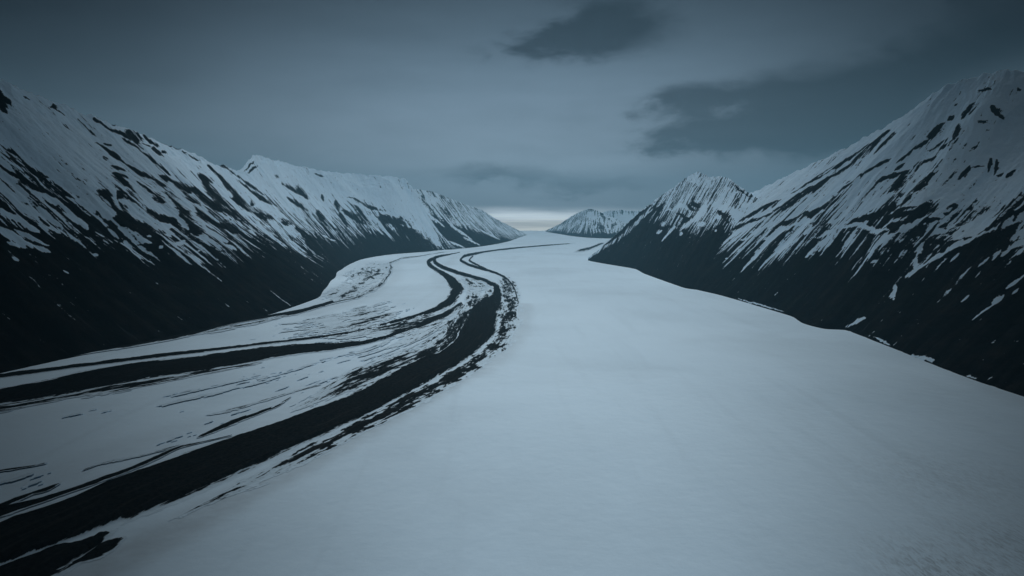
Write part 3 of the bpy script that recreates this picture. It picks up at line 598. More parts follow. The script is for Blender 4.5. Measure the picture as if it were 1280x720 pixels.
   'left': [[-508.6, 1440.5], [-492.3, 1554.8], [-474.6, 1693.7], [-463.6, 1836.7], [-422.0, 1994.5], [-359.4, 2163.1], [-297.9, 2394.3], [-267.2, 2720.8], [-260.8, 3066.6], [-247.4, 3495.8], [-220.5, 3899.1]],
   'right': [[-482.4, 1398.2], [-449.4, 1473.1], [-430.5, 1512.9], [-393.2, 1583.0], [-330.7, 1691.1], [-266.0, 1878.2], [-214.0, 2070.4], [-186.0, 2341.8], [-177.1, 2721.6], [-176.4, 3111.5], [-160.1, 3572.8]],
   'dense': [-0.3, -0.1, 0.05, 0.15, 0.3, 0.35, 0.3, 0.3, 0.3, 0.2, 0.1],
   'cuts': [],
   },
  {'name': 'rubble_streaks',
   'label': 'thin broken line of debris above the tattered streaks',
   'n': (300, 24),
   'rag': 0.9,
   'bulge': 1,
   'seed': 170,
   'lift': 1.5499999999999998,
   'left': [[-390.8, 2348.5], [-355.4, 2486.9], [-316.4, 2651.5], [-275.5, 2868.9], [-253.4, 3079.3]],
   'right': [[-382.6, 2311.1], [-341.8, 2417.0], [-301.3, 2566.3], [-257.2, 2759.6], [-231.0, 2945.8]],
   'dense': [0.3, 0.3, 0.3, 0.3, 0.3],
   'cuts': [],
   },
  {'name': 'rubble_streaks',
   'label': 'short dark dashes on the white ice left of the tattered streaks',
   'n': (300, 30),
   'rag': 0.6,
   'bulge': 1,
   'seed': 177,
   'lift': 1.67,
   'left': [[-518.4, 1580.1], [-521.2, 1505.7], [-543.5, 1421.6], [-569.9, 1342.2], [-584.6, 1291.0], [-594.9, 1258.4]],
   'right': [[-522.0, 1587.5], [-527.5, 1519.1], [-554.5, 1444.6], [-583.1, 1367.0], [-594.3, 1307.9], [-600.7, 1268.2]],
   'dense': [0.2, 1.0, 1.0, 1.0, 1.0, 1.0],
   'cuts': [],
   },
  {'name': 'rubble_streaks',
   'label': 'faint thin debris line between the broad band and the thick left band',
   'n': (500, 30),
   'rag': 0.9,
   'bulge': 0.5,
   'seed': 184,
   'lift': 1.79,
   'left': [[-477.0, 1703.9], [-516.8, 1636.1], [-550.9, 1565.4], [-580.5, 1496.4], [-611.0, 1440.4], [-651.4, 1395.4]],
   'right': [[-481.5, 1717.1], [-523.7, 1654.4], [-559.7, 1586.5], [-593.6, 1525.2], [-625.9, 1471.3], [-659.8, 1411.6]],
   'dense': [-0.05, -0.05, -0.05, -0.05, -0.05, -0.05],
   'cuts': [],
   },
  {'name': 'rubble_streaks',
   'label': 'dark ragged lines along the upper edge of the broad band at the left',
   'n': (900, 40),
   'rag': 0.55,
   'bulge': 1.5,
   'taper': False,
   'seed': 191,
   'lift': 1.9100000000000001,
   'left': [[-536.4, 1277.0], [-571.7, 1236.2], [-598.7, 1200.6], [-610.5, 1141.2], [-625.5, 1082.1], [-641.1, 1042.4], [-656.2, 1006.3], [-672.5, 975.8], [-684.8, 951.1], [-704.7, 909.4], [-736.5, 855.1], [-973.6, 414.9], [-1258.1, -113.3], [-1779.8, -1081.8]],
   'right': [[-540.1, 1284.8], [-575.5, 1243.6], [-605.2, 1211.6], [-621.4, 1157.5], [-637.0, 1098.4], [-653.2, 1059.0], [-668.1, 1021.9], [-684.2, 990.6], [-699.1, 968.7], [-731.4, 940.1], [-771.8, 891.8], [-1115.2, 528.4], [-1527.3, 92.3], [-2282.9, -707.1]],
   'dense': [0.3, 0.2, 0.5, 0.7, 0.8, 1.0, 1.0, 1.0, 1.0, 1.0, 1.0, 1.0, 1.0, 1.0],
   'cuts': [],
   },
  {'name': 'rubble_streaks',
   'label': 'thin scattered marks higher on the ice near the left bottom',
   'n': (500, 30),
   'rag': 0.9,
   'bulge': 0.5,
   'seed': 198,
   'lift': 2.03,
   'left': [[-598.1, 1220.2], [-619.7, 1185.1], [-651.8, 1140.2], [-688.3, 1109.5], [-702.1, 1078.3]],
   'right': [[-603.1, 1229.0], [-627.6, 1198.5], [-661.7, 1155.9], [-696.5, 1121.3], [-707.3, 1085.0]],
   'dense': [0.05, 0.05, 0.05, 0.05, 0.05],
   'cuts': [],
   },
  {'name': 'rubble_streaks',
   'label': 'tapering dark wedge near the left edge above the broad band',
   'n': (400, 30),
   'rag': 0.5,
   'bulge': 1,
   'seed': 205,
   'lift': 2.15,
   'left': [[-699.6, 1027.1], [-701.5, 1001.2], [-713.5, 983.6], [-719.9, 952.3], [-720.8, 930.5], [-737.6, 894.9]],
   'right': [[-704.5, 1033.1], [-712.1, 1014.2], [-723.1, 995.0], [-734.2, 968.1], [-739.3, 951.2], [-760.4, 919.4]],
   'dense': [1.0, 1.0, 0.6, 1.0, 1.0, 1.0],
   'cuts': [],
   },
  {'name': 'rubble_streaks',
   'label': 'faint grey line at the left edge of the white ice',
   'n': (200, 20),
   'rag': 0.6,
   'bulge': 0.5,
   'seed': 212,
   'lift': 2.27,
   'left': [[-778.8, 1118.4], [-791.8, 1104.0], [-809.5, 1091.6], [-831.4, 1076.9], [-859.9, 1063.5]],
   'right': [[-784.4, 1125.9], [-796.3, 1109.9], [-816.2, 1100.3], [-839.3, 1086.8], [-868.0, 1073.2]],
   'dense': [0.4, 0.2, 0.4, 0.4, 0.4],
   'cuts': [],
   },
  {'name': 'lateral_moraine',
   'label': 'speckled strand along the foot of the left slopes',
   'n': (1300, 36),
   'rag': 1.0,
   'bulge': 2,
   'pow': 2,
   'seed': 219,
   'lift': 2.39,
   'left': [[-801.0, 8554.8], [-1048.4, 7585.0], [-1165.2, 7213.6], [-1145.6, 6559.1], [-1020.8, 5845.3], [-915.5, 5056.7], [-831.6, 4142.0], [-839.4, 3725.2], [-904.1, 3492.3], [-938.5, 3321.0], [-965.0, 3089.2], [-1003.3, 2932.4], [-1039.2, 2749.6], [-1102.0, 2589.0], [-1176.1, 2452.9]],
   'right': [[-819.9, 8741.0], [-1070.8, 7736.3], [-1213.6, 7487.3], [-1209.8, 6824.2], [-1075.1, 5974.5], [-983.2, 5295.6], [-888.4, 4351.2], [-889.7, 3915.9], [-947.4, 3643.9], [-977.7, 3445.5], [-1002.3, 3197.2], [-1039.9, 3030.2], [-1078.8, 2847.0], [-1148.0, 2691.4], [-1213.9, 2528.5]],
   'dense': [0.2, 0.3, 0.15, 0.15, 0.15, 0.15, 0.15, 0.15, 0.15, 0.7, 0.9, 0.15, 0.15, 0.15, 0.15],
   'cuts': [],
   },
  {'name': 'lateral_moraine',
   'label': 'scattered rubble against the left slope foot before the bend',
   'n': (500, 50),
   'rag': 1.0,
   'bulge': 1,
   'pow': 2,
   'seed': 226,
   'lift': 2.5100000000000002,
   'left': [[-1399.2, 7018.1], [-1388.1, 6291.4], [-1288.6, 5376.0], [-1174.2, 4642.7], [-1116.0, 4032.0], [-1058.7, 3562.8]],
   'right': [[-1198.3, 6810.3], [-1069.4, 5992.7], [-947.8, 5103.3], [-879.3, 4293.4], [-855.3, 3779.6], [-893.6, 3411.5]],
   'dense': [-0.1, -0.05, -0.08, -0.1, -0.05, 0.05],
   'cuts': [],
   },
  {'name': 'lateral_moraine',
   'label': 'dirty rubble skirt at the foot of the near left slope',
   'n': (900, 40),
   'rag': 0.35,
   'bulge': 3,
   'taper': False,
   'pow': 3,
   'seed': 233,
   'lift': 2.63,
   'left': [[-959.7, 3617.6], [-1000.6, 3260.5], [-1074.7, 3032.5], [-1155.0, 2873.4], [-1254.3, 2649.2], [-1337.0, 2452.9], [-1423.0, 2307.7], [-1483.9, 2155.1], [-1543.4, 2029.2], [-1698.9, 1929.8], [-2044.1, 1568.0], [-2458.3, 1133.9], [-3217.7, 338.1]],
   'right': [[-919.7, 3512.5], [-955.8, 3174.7], [-1057.5, 2933.8], [-1152.4, 2744.2], [-1191.7, 2453.0], [-1260.3, 2260.4], [-1338.9, 2107.4], [-1388.7, 1979.9], [-1428.8, 1861.2], [-1572.9, 1759.7], [-1893.7, 1376.2], [-2278.7, 916.1], [-2984.6, 72.4]],
   'dense': [0.6, 1.0, 1.0, 1.0, 1.0, 1.0, 1.0, 1.0, 1.0, 1.0, 1.0, 1.0, 1.0],
   'cuts': [],
   },
  {'name': 'lateral_moraine',
   'label': 'small dark rubble line at the foot of the right spur',
   'n': (200, 24),
   'rag': 0.7,
   'bulge': 2,
   'seed': 240,
   'lift': 2.75,
   'left': [[757.8, 8544.4], [897.7, 9170.1], [1070.0, 9667.2], [1340.3, 10744.4], [1601.1, 11723.6]],
   'right': [[734.3, 8213.6], [844.4, 8539.0], [1012.0, 9051.1], [1275.1, 10141.2], [1541.1, 11231.1]],
   'dense': [0.2, 0.6, 0.6, 0.6, 0.6],
   'cuts': [],
   },
  {'name': 'rubble_streaks',
   'label': 'many thin debris streaks between the left slope strand and the first dark curve',
   'n': (1200, 160),
   'rag': 1.0,
   'bulge': 1,
   'lane': 1.8,
   'pow': 4,
   'taper': True,
   'seed': 247,
   'lift': 2.87,
   'left': [[-544.7, 4021.6], [-668.1, 3779.1], [-756.5, 3466.4], [-837.4, 3224.1], [-915.9, 2981.3], [-1024.4, 2794.2], [-1122.1, 2561.3]],
   'right': [[-379.8, 3499.3], [-440.6, 3108.4], [-529.6, 2798.8], [-600.3, 2535.2], [-703.2, 2422.8], [-830.1, 2334.0], [-962.0, 2252.6]],
   'dense': [-0.45, -0.2, 0, 0.05, 0, -0.2, -0.5],
   'cuts': [],
   },
  {'name': 'rubble_streaks',
   'label': 'wide field of faint broken streaks on the ice above the broad black band',
   'n': (1500, 300),
   'rag': 1.05,
   'bulge': 1,
   'lane': 2.6,
   'pow': 4,
   'taper': False,
   'seed': 254,
   'lift': 2.9899999999999998,
   'left': [[-311.4, 2862.5], [-404.9, 2532.8], [-485.5, 2212.2], [-592.6, 2079.1], [-689.2, 1965.1], [-776.6, 1837.6], [-861.4, 1700.1], [-970.8, 1563.2], [-1076.3, 1404.5], [-1186.9, 1301.4], [-1505.2, 915.8], [-1887.1, 453.1], [-2587.4, -395.2]],
   'right': [[-253.4, 2677.1], [-307.7, 2197.7], [-399.1, 1917.3], [-484.8, 1693.8], [-521.6, 1452.8], [-579.4, 1305.1], [-642.9, 1160.9], [-697.1, 1030.1], [-742.6, 927.5], [-773.0, 812.5], [-937.7, 340.4], [-1135.4, -226.1], [-1497.8, -1264.7]],
   'dense': [-0.2, -0.4, -0.65, -0.85, -0.85, -0.8, -0.95, -1.0, -1.0, -1.0, -1.0, -1.0, -1.0],
   'cuts': [],
   },
  {'name': 'rubble_streaks',
   'label': 'dense dark streaks squeezed between the two dark curves at the bend',
   'n': (700, 40),
   'rag': 1.0,
   'bulge': 1.5,
   'lane': 1.4,
   'pow': 3,
   'seed': 261,
   'lift': 3.11,
   'left': [[-280.4, 3496.2], [-349.5, 3217.5], [-424.8, 2995.3], [-515.6, 2723.8], [-605.7, 2494.9], [-711.9, 2355.2]],
   'right': [[-217.3, 3173.4], [-270.7, 2861.4], [-348.3, 2603.7], [-444.7, 2374.8], [-575.1, 2255.3], [-724.5, 2262.4]],
   'dense': [0.3, 0.3, 0.3, 0.25, 0.2, 0],
   'cuts': [],
   },
  {'name': 'rubble_streaks',
   'label': 'speckled snow patch inside the fork of the S bend',
   'n': (200, 60),
   'rag': 1.1,
   'bulge': 1,
   'lane': 1.5,
   'pow': 4,
   'seed': 268,
   'lift': 3.23,
   'left': [[-465.4, 5353.3], [-362.2, 4813.0], [-300.9, 4259.5], [-260.5, 3682.2], [-235.7, 3118.7]],
   'right': [[-318.8, 5021.8], [-200.6, 4738.7], [-120.6, 4266.4], [-114.7, 3741.4], [-108.6, 3285.7]],
   'dense': [-0.1, -0.15, -0.2, 0.05, 0.2],
   'cuts': [],
   },
]
DIRT = [
  ([(62.1, 3508.1), (24.4, 2579.7), (-45.0, 2105.6), (-108.6, 1824.6)], 48.8, 0.55),
  ([(-112.4, 1888.4), (-184.1, 1623.9), (-267.6, 1396.2), (-340.1, 1177.2), (-396.6, 1025.4), (-439.2, 881.3), (-481.6, 772.7), (-505.2, 685.0)], 40.3, 0.8),
  ([(-448.8, 9581.4), (-633.9, 7725.5), (-579.2, 5188.1), (-357.5, 3791.5), (-460.3, 2780.0), (-638.3, 2242.3), (-813.9, 2014.2)], 48.7, 0.25),
  ([(-1137.5, 6462.6), (-891.9, 4893.7), (-873.1, 3703.1), (-948.4, 3088.5)], 100.8, 0.45),
  ([(-1472.3, 5219.7), (-1382.8, 5605.7), (-1330.6, 6672.1)], 310.6, 0.3),
  ([(-590.6, 1197.5), (-631.9, 1068.4), (-674.3, 977.2), (-710.0, 914.0)], 33.1, 0.45),
  ([(-477.8, 1669.1), (-556.0, 1451.8), (-637.7, 1329.3), (-696.0, 1180.6), (-733.2, 1046.6)], 65.4, 0.3),
  ([(-253.4, 2677.1), (-357.2, 1876.0), (-445.8, 1554.8), (-533.2, 1307.0)], 53.2, 0.35),
  ([(1316.8, 2363.8), (1256.1, 1956.3), (1155.4, 1498.5)], 48.2, 0.3),
]

# ------------------------------------------------------------------ scene helpers
scene = bpy.context.scene
COL = scene.collection

def tag(o, label=None, kind=None, group=None):
    if label: o['label'] = label
    if kind: o['kind'] = kind
    if group: o['group'] = group
    return o

def mesh_from(name, verts, faces, mat, attrs=None, vecs=None, smooth=True):
    me = bpy.data.meshes.new(name)
    n = len(verts); f = len(faces)
    me.vertices.add(n); me.loops.add(4*f); me.polygons.add(f)
    me.vertices.foreach_set('co', np.ascontiguousarray(verts, dtype=np.float32).ravel())
    me.loops.foreach_set('vertex_index', np.ascontiguousarray(faces, dtype=np.int32).ravel())
    me.polygons.foreach_set('loop_start', np.arange(f, dtype=np.int32)*4)
    me.polygons.foreach_set('use_smooth', np.full(f, smooth, dtype=bool))
    for k, a in (attrs or {}).items():
        at = me.attributes.new(k, 'FLOAT', 'POINT')
        at.data.foreach_set('value', np.ascontiguousarray(a, dtype=np.float32).ravel())
    for k, a in (vecs or {}).items():
        at = me.attributes.new(k, 'FLOAT_VECTOR', 'POINT')
        at.data.foreach_set('vector', np.ascontiguousarray(a, dtype=np.float32).ravel())
    me.update(calc_edges=True)
    me.validate()
    me.materials.append(mat)
    o = bpy.data.objects.new(name, me)
    COL.objects.link(o)
    return o

def grid_faces(nu, nv, flip=False):
    i, j = np.meshgrid(np.arange(nu-1), np.arange(nv-1), indexing='ij')
    a = (i*nv+j).ravel(); b = a+nv; c = b+1; d = a+1
    return np.stack([a, d, c, b] if flip else [a, b, c, d], 1)

class NT:
    """small node-graph writer"""
    def __init__(s, tree): s.t = tree; s.n = tree.nodes; s.l = tree.links
    def node(s, typ, **kw):
        x = s.n.new(typ)
        for k, v in kw.items(): setattr(x, k, v)
        return x
    def put(s, sock, val):
        if hasattr(val, 'is_output'): s.l.new(val, sock)
        else: sock.default_value = val
    def math(s, op, a, b=0.0, c=0.0, clamp=False):
        x = s.node('ShaderNodeMath', operation=op, use_clamp=clamp)
        s.put(x.inputs[0], a); s.put(x.inputs[1], b); s.put(x.inputs[2], c)
        return x.outputs[0]
    def add(s, a, b): return s.math('ADD', a, b)
    def mul(s, a, b): return s.math('MULTIPLY', a, b)
    def sub(s, a, b): return s.math('SUBTRACT', a, b)
    def smooth(s, x, a, b, lo=0.0, hi=1.0):
        m = s.node('ShaderNodeMapRange', interpolation_type='SMOOTHSTEP')
        s.put(m.inputs[0], x); s.put(m.inputs[1], a); s.put(m.inputs[2], b); s.put(m.inputs[3], lo); s.put(m.inputs[4], hi)
        return m.outputs[0]
    def mixc(s, f, a, b):
        m = s.node('ShaderNodeMix', data_type='RGBA')
        s.put(m.inputs[0], f); s.put(m.inputs[6], a); s.put(m.inputs[7], b)
        return m.outputs[2]
    def scale(s, vec, xyz):
        m = s.node('ShaderNodeVectorMath', operation='MULTIPLY')
        s.put(m.inputs[0], vec); m.inputs[1].default_value = xyz
        return m.outputs[0]
    def noise(s, vec, scale=1.0, detail=3.0, rough=0.5, dist=0.0, centre=True):
        m = s.node('ShaderNodeTexNoise')
        s.put(m.inputs['Vector'], vec)
        m.inputs['Scale'].default_value = scale; m.inputs['Detail'].default_value = detail
        m.inputs['Roughness'].default_value = rough; m.inputs['Distortion'].default_value = dist
        return s.sub(m.outputs[0], 0.5) if centre else m.outputs[0]
    def attr(s, name, vec=False):
        m = s.node('ShaderNodeAttribute', attribute_name=name)
        return m.outputs['Vector' if vec else 'Fac']
    def pos(s): return s.node('ShaderNodeNewGeometry').outputs['Position']
    def bump(s, h, dist, strength=1.0):
        m = s.node('ShaderNodeBump'); m.inputs['Distance'].default_value = dist; m.inputs['Strength'].default_value = strength
        s.put(m.inputs['Height'], h)
        return m.outputs[0]

def material(name):
    m = bpy.data.materials.new(name); m.use_nodes = True
    t = m.node_tree; t.nodes.clear()
    nt = NT(t)
    out = nt.node('ShaderNodeOutputMaterial')
    return m, nt, out

def rgb(*c): return (*c, 1.0)

SNOW = rgb(0.63, 0.80, 0.92)
SNOW_GREY = rgb(0.44, 0.57, 0.66)
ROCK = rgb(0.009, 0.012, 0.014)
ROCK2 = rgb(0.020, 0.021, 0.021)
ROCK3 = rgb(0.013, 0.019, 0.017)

def matte(nt, out, col, rough, normal=None):
    p = nt.node('ShaderNodeBsdfDiffuse')
    nt.put(p.inputs['Color'], col); nt.put(p.inputs['Roughness'], rough)
    if normal: nt.put(p.inputs['Normal'], normal)
    nt.l.new(p.outputs[0], out.inputs['Surface'])
    return p

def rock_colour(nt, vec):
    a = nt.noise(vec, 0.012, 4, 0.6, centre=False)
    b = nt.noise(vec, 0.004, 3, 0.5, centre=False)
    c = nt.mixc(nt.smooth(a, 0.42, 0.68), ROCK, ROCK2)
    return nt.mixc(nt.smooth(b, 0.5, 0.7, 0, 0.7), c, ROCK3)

def make_mountain_material(scale):
    m, nt, out = material('snow_and_rock')
    sn = nt.attr('snow'); fl = nt.attr('flow', True)
    P = nt.pos()
    n1 = nt.noise(nt.scale(fl, (1/(20*scale), 1/(50*scale), 1)), 1, 4, 0.65, 0.3)
    n2 = nt.noise(P, 0.07/scale, 3, 0.6)
    v = nt.add(sn, nt.add(nt.mul(n1, 1.9), nt.mul(n2, 1.2)))
    fac = nt.smooth(v, -0.10, 0.13)
    soft = nt.noise(nt.scale(fl, (1/180.0, 1/420.0, 1)), 1, 3, 0.5, centre=False)
    snowc = nt.mixc(nt.smooth(soft, 0.4, 0.75, 0.0, 0.25), SNOW, SNOW_GREY)
    # thin snow near its edge is greyer
    snowc = nt.mixc(nt.smooth(v, 0.0, 0.22, 0.4, 0.0), snowc, SNOW_GREY)
    dust = nt.noise(nt.scale(fl, (1/30.0, 1/200.0, 1)), 1, 4, 0.6, centre=False)
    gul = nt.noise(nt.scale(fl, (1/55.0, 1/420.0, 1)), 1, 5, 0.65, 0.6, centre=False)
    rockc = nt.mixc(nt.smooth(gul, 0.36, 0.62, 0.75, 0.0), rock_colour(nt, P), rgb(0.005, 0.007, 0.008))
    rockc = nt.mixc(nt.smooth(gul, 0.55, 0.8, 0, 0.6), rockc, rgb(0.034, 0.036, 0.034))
    rockc = nt.mixc(nt.smooth(dust, 0.62, 0.8, 0, 0.08), rockc, SNOW_GREY)
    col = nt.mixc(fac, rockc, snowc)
    h = nt.noise(P, 0.05/scale, 5, 0.65)
    hs = nt.noise(nt.scale(fl, (1/40.0, 1/260.0, 1)), 1, 3, 0.5)
    hgt = nt.add(nt.mul(h, nt.smooth(fac, 0, 1, 1.0, 0.25)), nt.mul(hs, 0.05))
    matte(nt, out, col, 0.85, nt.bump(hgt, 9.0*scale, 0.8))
    return m

def make_glacier_material():
    m, nt, out = material('glacier_snow')
    P = nt.pos()
    big = nt.noise(P, 1/700.0, 4, 0.55, 0.4, centre=False)
    # old wind-packed streaks that follow the valley
    st = nt.noise(nt.scale(P, (1/55.0, 1/900.0, 0)), 1, 4, 0.6, 0.5, centre=False)
    col = nt.mixc(nt.smooth(big, 0.42, 0.72, 0, 0.35), SNOW, SNOW_GREY)
    col = nt.mixc(nt.smooth(st, 0.5, 0.8, 0, 0.2), col, SNOW_GREY)
    # dirt veil beside the bands, and bare blue ice low on the right
    d = nt.attr('dirt')
    dn = nt.noise(nt.scale(P, (1/30.0, 1/30.0, 0)), 1, 4, 0.65, centre=False)
    col = nt.mixc(nt.mul(nt.mul(d, 0.48), nt.smooth(dn, 0.2, 0.7, 0.5, 1)), col, rgb(0.27, 0.31, 0.34))
    ice = nt.attr('ice')
    cn = nt.noise(nt.scale(P, (1/4.0, 1/16.0, 0)), 1, 4, 0.65, 0.6, centre=False)
    col = nt.mixc(nt.mul(ice, nt.smooth(cn, 0.42, 0.66, 0.12, 0.8)), col, rgb(0.20, 0.25, 0.28))
    h = nt.add(nt.mul(nt.noise(P, 1/26.0, 5, 0.6), 0.7), nt.mul(nt.noise(nt.scale(P, (1/90.0, 1/140.0, 0)), 1, 3, 0.5), 1.6))
    matte(nt, out, col, 0.8, nt.bump(h, 3.4, 0.6))
    return m

def make_debris_material():
    m, nt, out = material('moraine_rubble')
    D = nt.attr('debris'); fl = nt.attr('flow', True); P = nt.pos()
    n1 = nt.noise(nt.scale(fl, (1/60.0, 1/9.0, 1)), 1, 4, 0.65, 0.4)
    n2 = nt.noise(nt.scale(fl, (1/16.0, 1/5.0, 1)), 1, 3, 0.6)
    v = nt.add(D, nt.add(nt.mul(n1, 1.2), nt.mul(n2, 0.55)))
    fac = nt.smooth(v, -0.02, 0.16)
    r = nt.noise(P, 0.15, 4, 0.7, centre=False)
    rk = nt.mixc(nt.smooth(r, 0.35, 0.7), rgb(0.007, 0.010, 0.012), rgb(0.020, 0.024, 0.026))
    lanes = nt.noise(nt.scale(fl, (1/260.0, 1/14.0, 1)), 1, 4, 0.65, 0.5, centre=False)
    rk = nt.mixc(nt.smooth(lanes, 0.52, 0.78, 0, 0.6), rk, rgb(0.045, 0.047, 0.047))
    # a dusting of grit on the snow between
    sn = nt.mixc(nt.smooth(v, -0.6, 0.0, 0.05, 0.55), SNOW, SNOW_GREY)
    col = nt.mixc(fac, sn, rk)
    h = nt.add(nt.mul(nt.noise(P, 0.09, 5, 0.7), 1.0), nt.mul(n1, 0.6))
    matte(nt, out, col, 0.9, nt.bump(h, 4.0, 0.8))
    return m

# ------------------------------------------------------------------ glacier
def build_glacier():
    y = np.concatenate([np.linspace(-6000, 0, 61)[:-1], np.linspace(0, 6000, 201)[:-1], np.linspace(6000, 22000, 260)[:-1], np.geomspace(22000, 90000, 24)])
    xs = np.concatenate([np.geomspace(4200, 60000, 22)[::-1]*-1, np.linspace(-4000, 4000, 267), np.geomspace(4200, 60000, 22)])
    Y, X = np.meshgrid(y, xs, indexing='ij')
    Z = glacier_z(X, Y)
    dirt = np.zeros_like(X)
    for (pts, w, a) in DIRT:
        for (x0, y0), (x1, y1) in zip(pts[:-1], pts[1:]):
            vx, vy = x1-x0, y1-y0
            t = np.clip(((X-x0)*vx+(Y-y0)*vy)/(vx*vx+vy*vy), 0, 1)
            q = ((X-x0-t*vx)**2+(Y-y0-t*vy)**2)/(w*w)
            dirt = np.maximum(dirt, a*np.exp(-q*q))
    ice = np.zeros_like(X)
    for (x0, y0, rx, ry, a) in ICE:
        ice = np.maximum(ice, a*np.exp(-((X-x0)/rx)**2-((Y-y0)/ry)**2))
    o = mesh_from('glacier', np.stack([X, Y, Z], -1).reshape(-1, 3), grid_faces(len(y), len(xs), True), make_glacier_material(),
                  {'dirt': dirt, 'ice': ice})
    tag(o, 'wide pale snow covered glacier running up the valley floor', 'structure')

def build_mountains():
    mats = {}
    for spec in MOUNTAINS:
        P, u, v, g = mountain_surface(spec)
        S = mountain_snow(spec, g)
        sc = spec.get('scale', 1.0)
        if sc not in mats: mats[sc] = make_mountain_material(sc)
        nu, nv = P.shape[:2]
        flow = np.stack([g[2], g[3], np.full_like(g[2], spec['seed'])], -1)
        # wind the faces so that the slope looks up
        a = P[1, 5]-P[0, 5]; b = P[0, 6]-P[0, 5]
        k = nu//2; a = P[k+1, nv//2]-P[k, nv//2]; b = P[k, nv//2+1]-P[k, nv//2]
        flip = np.cross(a, b)[2] < 0
        o = mesh_from(spec['name'], P.reshape(-1, 3), grid_faces(nu, nv, flip), mats[sc], {'snow': S}, {'flow': flow.reshape(-1, 3)})
        tag(o, spec['label'], 'structure')

def build_bands():
    mat = make_debris_material()
    for spec in BANDS:
        P, s, d, D = band_surface(spec)
        nt_, nc = D.shape
        a = P[nt_//2+1, nc//2]-P[nt_//2, nc//2]; b = P[nt_//2, nc//2+1]-P[nt_//2, nc//2]
        F = grid_faces(nt_, nc, np.cross(a, b)[2] < 0)
        Df = D.reshape(-1)
        keep = Df[F].max(1) > -0.45
        F = F[keep]
        used, inv = np.unique(F, return_inverse=True)
        F = inv.reshape(-1, 4)
        V = P.reshape(-1, 3)[used]
        flow = np.stack([s, d, np.full_like(s, spec['seed'])], -1).reshape(-1, 3)[used]
        o = mesh_from(spec['name'], V, F, mat, {'debris': Df[used]}, {'flow': flow})
        tag(o, spec['label'], 'stuff')

# ------------------------------------------------------------------ air: haze over the valley, cloud on the ridges
def build_haze():
    import bmesh
    bm = bmesh.new(); bmesh.ops.create_cube(bm, size=1)
    me = bpy.data.meshes.new('haze'); bm.to_mesh(me); bm.free()
    o = bpy.data.objects.new('haze', me); COL.objects.link(o)
    o.scale = (36000, 34000, 2600); o.location = (0, 12000, 1100)
    m, nt, out = material('thin_haze')
    vs = nt.node('ShaderNodeVolumeScatter')
    vs.inputs['Color'].default_value = rgb(0.32, 0.72, 1.0)
    vs.inputs['Density'].default_value = HAZE
    vs.inputs['Anisotropy'].default_value = 0.0
    va = nt.node('ShaderNodeVolumeAbsorption')
    va.inputs['Color'].default_value = vs.inputs['Color'].default_value; va.inputs['Density'].default_value = HAZE
    ad = nt.node('ShaderNodeAddShader'); nt.l.new(vs.outputs[0], ad.inputs[0]); nt.l.new(va.outputs[0], ad.inputs[1])
    nt.l.new(ad.outputs[0], out.inputs['Volume'])
    me.materials.append(m)
    tag(o, 'thin blue haze filling the valley air', 'structure')

